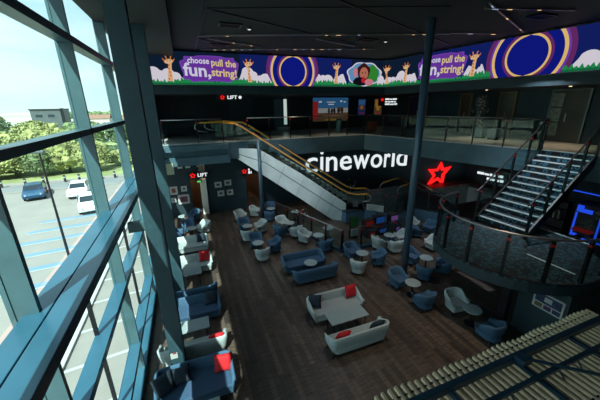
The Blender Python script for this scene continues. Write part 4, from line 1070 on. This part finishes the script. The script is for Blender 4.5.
CL = [(.32, 13.75, 'w', aim(.32, 13.75, -.25, 13.4), 'sunlit pale tub armchair at the left beside the floor glow'), (-.9, 13.35, 'b', aim(-.9, 13.35, -.25, 13.4), 'blue tub armchair against the window wall behind the sofas'),
      (-.42, 14.15, 'b', aim(-.42, 14.15, -.25, 13.4), 'blue tub armchair behind the grey table under pictures'), (-.05, 15.6, 'b', aim(-.05, 15.6, -.63, 15.2), 'dark blue tub armchair near the lift doorway')]
placed += [list(v) for v in CL]
for x, y, c, rz, lb in placed:
    if c not in srcs:
        t = armchair(c); t.location = (x, y, 0); t.rotation_euler = (0, 0, rz); t['label'] = lb; srcs[c] = t
    else: dup(srcs[c], (x, y, 0), rz, lb)

def sofa(x, y, L, D, rz, c, lb, group=None, hb=.57):
    t = thing('sofa', lb, 'sofa', (0, 0, 0), group)
    b, s_ = {'b': (M['blue'], M['blues']), 'w': (M['white'], M['whites'])}[c]
    tub(t, L, D, .15, hb, .42, .33, b, s_, .07, .07)
    t.location = (x, y, 0); t.rotation_euler = (0, 0, rz)
    return t
def cushion(x, y, z, rx, rz, s_, mt, lb, cat='cushion', thk=.07):
    m = MB(); n_ = 8; g = {}
    for sgn in (1, -1):
        for i in range(n_+1):
            for j in range(n_+1):
                u = -1+2*i/n_; v = -1+2*j/n_
                e = (1-u**4)*(1-v**4)
                pin = 1-.08*(1-abs(u))*abs(v)**3
                px = u*(1-.10*(1-v*v)*(abs(u)**3)); pz = v*(1-.10*(1-u*u)*(abs(v)**3))
                g[(sgn, i, j)] = m.b.verts.new((px*s_/2, sgn*(thk*(e**.6)+.004), pz*s_/2))
        for i in range(n_):
            for j in range(n_): m.b.faces.new((g[(sgn, i, j)], g[(sgn, i+1, j)], g[(sgn, i+1, j+1)], g[(sgn, i, j+1)]))
    bmesh.ops.remove_doubles(m.b, verts=m.b.verts, dist=.009)
    o = m.build('cushion', mt, None, True)
    o.location = (x, y, z); o.rotation_euler = (rx, 0, rz)
    return tag(o, lb, cat)
# centre sofas
sofa(3.50, 8.92, 1.60, .58, 0, 'b', 'blue curved sofa facing the camera behind the small round table')
sofa(3.62, 8.08, 1.62, .46, PI, 'b', 'blue curved sofa with its back to camera, nearer of the blue pair')
sofa(3.44, 6.30, 1.62, .62, 0, 'w', 'pale grey sofa facing the camera with red and navy cushions upright')
sofa(3.42, 5.04, 1.66, .48, PI, 'w', 'pale grey sofa with its back to camera, nearest in the room centre')
cushion(4.02, 6.42, .52, -.35, 0, .38, M['red'], 'red square cushion at the right end of the pale centre sofa')
cushion(2.84, 6.38, .52, -.35, -.5, .38, M['navy'], 'dark navy cushion at the left end of the pale centre sofa')
cushion(2.96, 4.98, .46, .45, 0, .38, M['red'], 'red cushion leaning inside the nearest pale sofa')
cushion(3.94, 4.98, .46, .45, 0, .38, M['navy'], 'navy cushion leaning inside the nearest pale sofa')
def rtable(x, y, L, D, lb):
    t = thing('coffee_table', lb, 'coffee table', (x, y, 0), None)
    m = MB(); m.box((x-L/2, y-D/2, .40), (x+L/2, y+D/2, .43)); m.build('table_top', M['top'], t, bevel=.006)
    for sx in (-1, 1):
        m = MB(); m.tube([(x+sx*(L/2-.08), y-D/2+.06, .0), (x+sx*(L/2-.08), y-D/2+.06, .4)], .014, 8); m.build('leg', M['blackm'], t)
        m = MB(); m.tube([(x+sx*(L/2-.08), y+D/2-.06, .0), (x+sx*(L/2-.08), y+D/2-.06, .4)], .014, 8); m.build('leg', M['blackm'], t)
rtable(3.46, 5.66, 1.1, .48, 'pale rectangular coffee table between the two pale centre sofas')
# window bays
sofa(-.42, 5.14, 1.56, .74, 0, 'b', 'blue sofa at the bottom left facing camera with red cushion')
sofa(-.42, 6.16, 1.56, .46, PI, 'w', 'grey-white sofa seen from behind just beyond the near blue sofa')
sofa(-.42, 7.60, 1.56, .62, 0, 'b', 'blue sofa with bright sun patch beside the steel column')
sofa(-.42, 8.42, 1.56, .46, PI, 'b', 'dark blue sofa seen from behind, middle of window row')
sofa(-.42, 10.25, 1.56, .62, 0, 'w', 'sunlit pale sofa with red cushion by the windows')
sofa(-.42, 12.0, 1.56, .66, 0, 'w', 'farthest sunlit pale sofa with navy cushion by the windows')
cushion(.16, 5.22, .52, -.35, -.15, .40, M['red'], 'red square cushion on the near blue sofa')
cushion(-1.02, 5.12, .52, -.45, .5, .42, M['navy'], 'dark navy cushion at the left of the near blue sofa')
cushion(-.68, 5.24, .50, -.45, .1, .36, M['navy'], 'dark navy cushion next to the leftmost one on the near blue sofa')
cushion(.10, 6.06, .46, .4, 0, .38, M['red'], 'red cushion showing over the back of the grey-white sofa')
cushion(.12, 7.68, .50, -.35, 0, .38, M['navy'], 'navy cushion on the sun-patched blue sofa')
cushion(-1.02, 7.62, .50, -.35, .4, .36, M['red'], 'red cushion glimpsed left of the steel column')
cushion(.10, 10.33, .52, -.35, 0, .40, M['red'], 'red square cushion on the sunlit pale sofa')
cushion(.08, 12.06, .52, -.35, 0, .38, M['navy'], 'navy cushion on the farthest sunlit pale sofa')
rtable(-.45, 6.78, .86, .44, 'pale coffee table in front of the sun-patched blue sofa')
rtable(-.45, 4.32, .9, .44, 'pale coffee table at the bottom edge before the near blue sofa')
rtable(-.34, 9.55, .56, .5, 'pale coffee table before the sunlit sofa with red cushion')

# ------------------------------------------------------------------ outside
m = MB(); m.box((-60, -40, -3.5), (-1.9, 41, -3.3)); struct(m.build('floor_car_park', M['tarmac']))
m = MB(); m.box((-90, 41.5, -3.45), (15, 45.3, -3.28)); struct(m.build('floor_road', M['road']))
m = MB(); m.box((-90, 41, -3.4), (15, 41.5, -3.2)); m.box((-90, 45.3, -3.4), (15, 46.6, -3.18)); struct(m.build('trim_kerb', M['tarmac']))
m = MB(); m.box((-200, 46.6, -3.5), (60, 110, -3.25)); struct(m.build('floor_verge', M['grass']))
m = MB(); m.box((-900, 110, -3.6), (600, 900, -3.3)); m.box((-900, -60, -3.8), (-60, 110, -3.5)); struct(m.build('floor_fields', M['field']))
# slope up on the right of the verge
# painted bays
for i in range(6):
    y = 17.5+i*2.35
    m = MB(); m.slab([(-12.2, y-.5, -3.29), (-8.0, y+.1, -3.29), (-8.0, y+.62, -3.29), (-12.2, y+.02, -3.29)], (0, 0, .004)); struct(m.build('trim_bay_hatch', M['bay']))
    m = MB(); m.slab([(-12.2, y-.62, -3.285), (-7.6, y+.03, -3.285), (-7.6, y+.13, -3.285), (-12.2, y-.52, -3.285)], (0, 0, .004)); struct(m.build('trim_bay_line', M['line']))
for i in range(14):
    y = -2+i*2.1
    m = MB(); m.slab([(-5.2, y, -3.285), (-2.2, y+.4, -3.285), (-2.2, y+.55, -3.285), (-5.2, y+.15, -3.285)], (0, 0, .004)); struct(m.build('trim_bay_line', M['line']))
m = MB(); m.box((-5.5, -6, -3.3), (-5.2, 28, -3.18)); m.box((-3.0, -6, -3.3), (-2.85, 28, -3.2)); struct(m.build('trim_kerb', M['line']))

def car(x, y, rz, paint, lb):
    t = thing('parked_car', lb, 'car', (x, y, -3.29)); t.rotation_euler = (0, 0, 0)
    prof = [(-2.1, .35), (-2.15, .62), (-2.0, .82), (-1.25, .95), (-.55, 1.42), (.9, 1.45), (1.65, 1.02), (2.05, .92), (2.12, .55), (2.05, .3)]
    def rot(p): v = Vector((p[0], p[1], p[2])); v.rotate(Matrix.Rotation(rz, 3, 'Z')); return Vector((x, y, -3.29))+v
    m = MB()
    rows = []
    for yy, k in ((-.88, .0), (-.80, .06), (.80, .06), (.88, .0)):
        rows.append([m.b.verts.new(rot((px*(1 if k else .97), yy*(.82 if pz > 1.2 else 1), pz if k else min(pz, .92)))) for px, pz in prof])
    for A, B in zip(rows, rows[1:]):
        for i in range(len(prof)):
            j = (i+1) % len(prof)
            m.b.faces.new((A[i], A[j], B[j], B[i]))
    m.b.faces.new(rows[0]); m.b.faces.new(rows[-1])
    m.build('body', paint, t)
    m = MB()
    m.slab([rot(p) for p in ((-1.15, -.70, 1.0), (-.62, -.62, 1.40), (-.62, .62, 1.40), (-1.15, .70, 1.0))], rot((-.02, 0, .02))-rot((0, 0, 0)))
    m.slab([rot(p) for p in ((1.58, -.70, 1.08), (.98, -.62, 1.42), (.98, .62, 1.42), (1.58, .70, 1.08))], rot((.02, 0, .02))-rot((0, 0, 0)))
    m.build('windscreen', M['carglass'], t)
    for s_ in (-1, 1):
        m = MB(); m.slab([rot(p) for p in ((-1.0, s_*.83, .96), (-.5, s_*.73, 1.36), (.85, s_*.73, 1.38), (1.4, s_*.83, 1.0))], rot((0, s_*.03, 0))-rot((0, 0, 0))); m.build('side_window', M['carglass'], t)
        for wx in (-1.3, 1.3):
            m = MB(); m.tube([rot((wx, s_*.70, .31)), rot((wx, s_*.90, .31))], .31, 16); wl = m.build('wheel', M['tyre'], t)
            m = MB(); m.tube([rot((wx, s_*.90, .31)), rot((wx, s_*.915, .31))], .18, 12); m.build('hub', M['chrome'], wl)
    for s_ in (-.6, .6):
        m = MB(); q = rot((-2.13, s_, .68)); m.lathe((q.x, q.y, q.z-.06), [(.08, 0), (.08, .12)], 8); m.build('lamp', M['line'], t)
car(-15.9, 38.6, 1.85, M['carblue'], 'dark blue hatchback parked at the left by the road')
car(-9.25, 31.6, 1.85, M['carwhite'], 'white car parked nearest the building, seen past the mullion')
car(-11.6, 37.6, 1.72, M['carwhite'], 'white car parked beyond the nearer white car')
car(-22.0, 95.0, .2, M['carblue'], 'dark car far away among the trees')

LPX, LPY = (-7.9, 20.9)
t = thing('lamp_post', 'black car park lamp post with flat head outside window', 'lamp post', (LPX, LPY, -3.3))
m = MB(); m.tube([(LPX, LPY, -3.3), (LPX, LPY, 3.4)], [.08, .045], 10); m.build('pole', M['blackm'], t)
m = MB(); m.box((LPX-.45, LPY-.15, 3.38), (LPX+.25, LPY+.15, 3.5)); m.build('lamp_head', M['shed'], t, bevel=.03)
for i, (x, y) in enumerate(((-21.4, 44.6), (-19.2, 44.9), (-17.4, 45.0), (-15.2, 45.1), (-13.6, 45.0), (-11.2, 45.0), (-9.6, 45.1), (-24, 44.8))):
    lab = ['bollard standing leftmost but one by the verge', 'second dark bollard right of the frame edge, kerbside', 'kerb bollard between the blue car and first tree', 'kerb bollard left of the white cars', 'kerb bollard just behind the white cars', 'kerb bollard seen right of the mullion', 'rightmost kerb bollard next to the steel column', 'kerb bollard at the extreme left'][i]
    t = thing('bollard', lab, 'bollard', (x, y, -3.2), 'kerb bollards')
    m = MB(); m.lathe((x, y, -3.2), [(.14, 0), (.14, .75), (.08, .85)], 12); m.build('post', M['tyre'], t)
    m = MB(); m.lathe((x, y, -2.72), [(.145, 0), (.145, .16)], 12); m.build('white_band', M['line'], t)

def crown(mb, c, R, hz, n=26, cards=1500):
    for i in range(n):
        a = random.uniform(0, 2*PI); rr_ = R*math.sqrt(random.random())*.75; z = random.uniform(-.6, .75)*hz
        rad = R*random.uniform(.28, .46)
        cc = Vector((c[0]+rr_*math.cos(a), c[1]+rr_*math.sin(a), c[2]+z))
        res = bmesh.ops.create_icosphere(mb.b, subdivisions=2, radius=rad, matrix=Matrix.Translation(cc))
        for v in res['verts']:
            dlt = (v.co-cc); v.co = cc+dlt*random.uniform(.62, 1.25)
    for i in range(cards):
        a = random.uniform(0, 2*PI); b = random.uniform(-.8, PI/2); k = random.uniform(.85, 1.15)
        p = Vector((c[0]+R*k*math.cos(a)*math.cos(b), c[1]+R*k*math.sin(a)*math.cos(b), c[2]+hz*1.1*k*math.sin(b)))
        s_ = R*.05; u_ = Vector((random.uniform(-1, 1), random.uniform(-1, 1), random.uniform(-1, 1))).normalized(); v_ = u_.orthogonal().normalized()
        mb.b.faces.new([mb.b.verts.new(p+u_*s_), mb.b.verts.new(p+v_*s_), mb.b.verts.new(p-u_*s_), mb.b.verts.new(p-v_*s_)])
def tree(x, y, R, h, k, lb, base=-3.3):
    t = thing('broadleaf_tree', lb, 'tree', (x, y, base), 'trees beyond the road')
    m = MB(); crown(m, (x, y, base+h*.58), R, h*.42); m.build('crown', LEAF[k], t)
    m = MB(); m.tube([(x, y, base), (x+.1, y, base+h*.3), (x, y+.1, base+h*.6)], [.2, .15, .08], 8); m.build('trunk', M['bark'], t)
tr = [(-30, 51, 3.4, 5.0, 0), (-26, 49.5, 2.6, 3.8, 1), (-22.5, 51, 3.0, 5.0, 0), (-19.3, 50.5, 2.4, 4.4, 1), (-16.6, 52, 2.8, 5.0, 0), (-13.4, 51.5, 2.6, 4.6, 0), (-24.8, 56, 3.6, 6.2, 0), (-20.6, 58, 3.6, 6.6, 0), (-16.5, 60, 3.4, 6.2, 1), (-29.5, 60, 4.2, 6.2, 2),
      (-12.0, 58, 1.9, 3.2, 2), (-10.2, 55, 1.8, 2.8, 0), (-35, 68, 4.5, 7.4, 1), (-27, 72, 4.5, 7.2, 0), (-20, 76, 4.2, 7.0, 1), (-40, 85, 5, 8.2, 2), (-15, 84, 3.2, 6.0, 2), (-8.4, 56.5, 1.8, 3.0, 2), (-34, 55, 3.4, 5.4, 1)]
tl = ['leftmost yellow-green tree at the road edge', 'mid green bush tree second along the road edge', 'bright yellow-green tree behind the lamp post foot', 'mid green tree just right of the lamp post', 'yellow-green tree left of the mullion', 'yellow-green tree right against the mullion', 'second-row yellow-green tree behind the lamp head', 'tall second-row tree in middle of left pane', 'second-row mid green tree near the mullion', 'deep green second-row tree at the left',
      'small deep green bush on the grass bank', 'small yellow-green bush on the grass bank', 'tall distant mid green tree at far left', 'distant yellow-green tree below the grey shed', 'distant mid green tree right of grey shed', 'far deep green tree at left below horizon', 'far deep green tree seen right of the mullion', 'deep green bush beside the steel column', 'mid green tree at the left frame edge']
for (x, y, R, h, k), lb in zip(tr, tl): tree(x, y, R*.84, h*.86, k, lb)
t = thing('warehouse', 'large dark grey flat-roofed shed on the horizon', 'building', (-52, 155, -3.3))
m = MB(); m.box((-56, 150, -3.3), (-46, 160, 5.2)); m.build('walls', M['shed'], t)
m = MB(); m.box((-56.2, 149.7, 5.2), (-45.8, 160.2, 5.6)); m.build('roof', M['tyre'], t)
m = MB(); m.box((-46, 149.6, -3.3), (-44.9, 151, 5.8)); m.build('corner_tower', M['blackm'], t)
for x in (-54.5, -50.5):
    m = MB(); m.box((x, 149.9, 2.5), (x+2.2, 150, 3.4)); m.build('window', M['carglass'], t)
for (x, y, w_, h, mt, lb) in ((-36, 160, 9, 4.4, 'cream', 'cream house with brown roof right of the shed'), (-24, 150, 8, 4.2, 'cream', 'low cream house seen right of the mullion'), (-14.5, 140, 7, 4.6, 'cream', 'cream house closest to the steel column'), (-72, 150, 10, 4.6, 'shed', 'low grey building at the left edge of the view'), (-68, 110, 14, 3.2, 'cream', 'long pale low building behind the leftmost trees')):
    t = thing('distant_house', lb, 'building', (x, y, -3.3), 'distant buildings')
    m = MB(); m.box((x-w_/2, y, -3.3), (x+w_/2, y+6, -3.3+h)); m.build('walls', M[mt], t)
    m = MB(); m.slab([(x-w_/2-.3, y-.3, -3.3+h), (x+w_/2+.3, y-.3, -3.3+h), (x+w_/2+.3, y+3, -1.6+h), (x-w_/2-.3, y+3, -1.6+h)], (0, .2, .1)); m.slab([(x-w_/2-.3, y+6.3, -3.3+h), (x+w_/2+.3, y+6.3, -3.3+h), (x+w_/2+.3, y+3, -1.6+h), (x-w_/2-.3, y+3, -1.6+h)], (0, .2, .1)); m.build('roof', M['roof'], t)
    for i in range(3):
        m = MB(); m.box((x-w_*.35+i*w_*.28, y-.04, -1.6), (x-w_*.35+i*w_*.28+.9, y, -.6)); m.build('window', M['carglass'], t)
# distant tree belts: one mound of foliage each
for (x, y, w_, h, k, lb) in ((-150, 230, 60, 4.5, 2, 'left'), (-86, 330, 40, 5.0, 1, 'centre'), (-22, 300, 36, 6.0, 2, 'right')):
    m = MB()
    for i in range(60):
        cc = Vector((x+random.uniform(-w_/2, w_/2)*1.2, y+random.uniform(-6, 6), -3.3+random.uniform(.2, .8)*h)); 
        res = bmesh.ops.create_icosphere(m.b, subdivisions=1, radius=random.uniform(2.5, 4.2), matrix=Matrix.Translation(cc))
        for v in res['verts']: v.co = cc+(v.co-cc)*random.uniform(.7, 1.15)
    o = m.build('tree_belt', LEAF[k], None, loc=(x, y, -3.3)); tag(o, 'distant band of trees along the horizon, %s stretch' % lb, 'trees'); o['kind'] = 'stuff'

# ------------------------------------------------------------------ added fill spots over lounge and stairs; warm one matches the brown floor glow
for (x, y, e_) in ((6.3, 4.3, 300), (4.0, 7.5, 160), (5.5, 11.0, 180), (10.6, 6.6, 620), (2.5, 13.0, 110), (8.5, 14.6, 60)):
    l = bpy.data.lights.new('ceiling_spot_glow', 'SPOT'); l.energy = e_*.9; l.color = (1, .78, .55) if x == 6.3 else (.86, .93, 1); l.spot_size = 1.3; l.spot_blend = .9; l.shadow_soft_size = .12
    o = bpy.data.objects.new('ceiling_spot_glow', l); COL.objects.link(o); o.location = (x, y, 7.9)

# added fill spot brightening the escalator flank; passage lamp and added lobby fill below
l = bpy.data.lights.new('escalator_spot_glow', 'SPOT'); l.energy = 520; l.color = (.88, .96, 1); l.spot_size = .62; l.spot_blend = .8; l.shadow_soft_size = .1
o = bpy.data.objects.new('escalator_spot_glow', l); COL.objects.link(o); o.location = (1.2, 8.0, 7.9)
o.rotation_euler = (Vector((4.2, 14.0, 2.6))-o.location).to_track_quat('-Z', 'Y').to_euler()
for nm, p, e_, c_ in (('passage_lamp_glow', (3.5, 17.7, 2.6), 6, (1, .5, .2)), ('lobby_lamp_glow', (.2, 17.2, 2.7), 18, (1, .8, .55))):  # lobby one is an added fill brightening the sunlit pillar
    l = bpy.data.lights.new(nm, 'POINT'); l.energy = e_; l.color = c_; l.shadow_soft_size = .06
    o = bpy.data.objects.new(nm, l); COL.objects.link(o); o.location = p
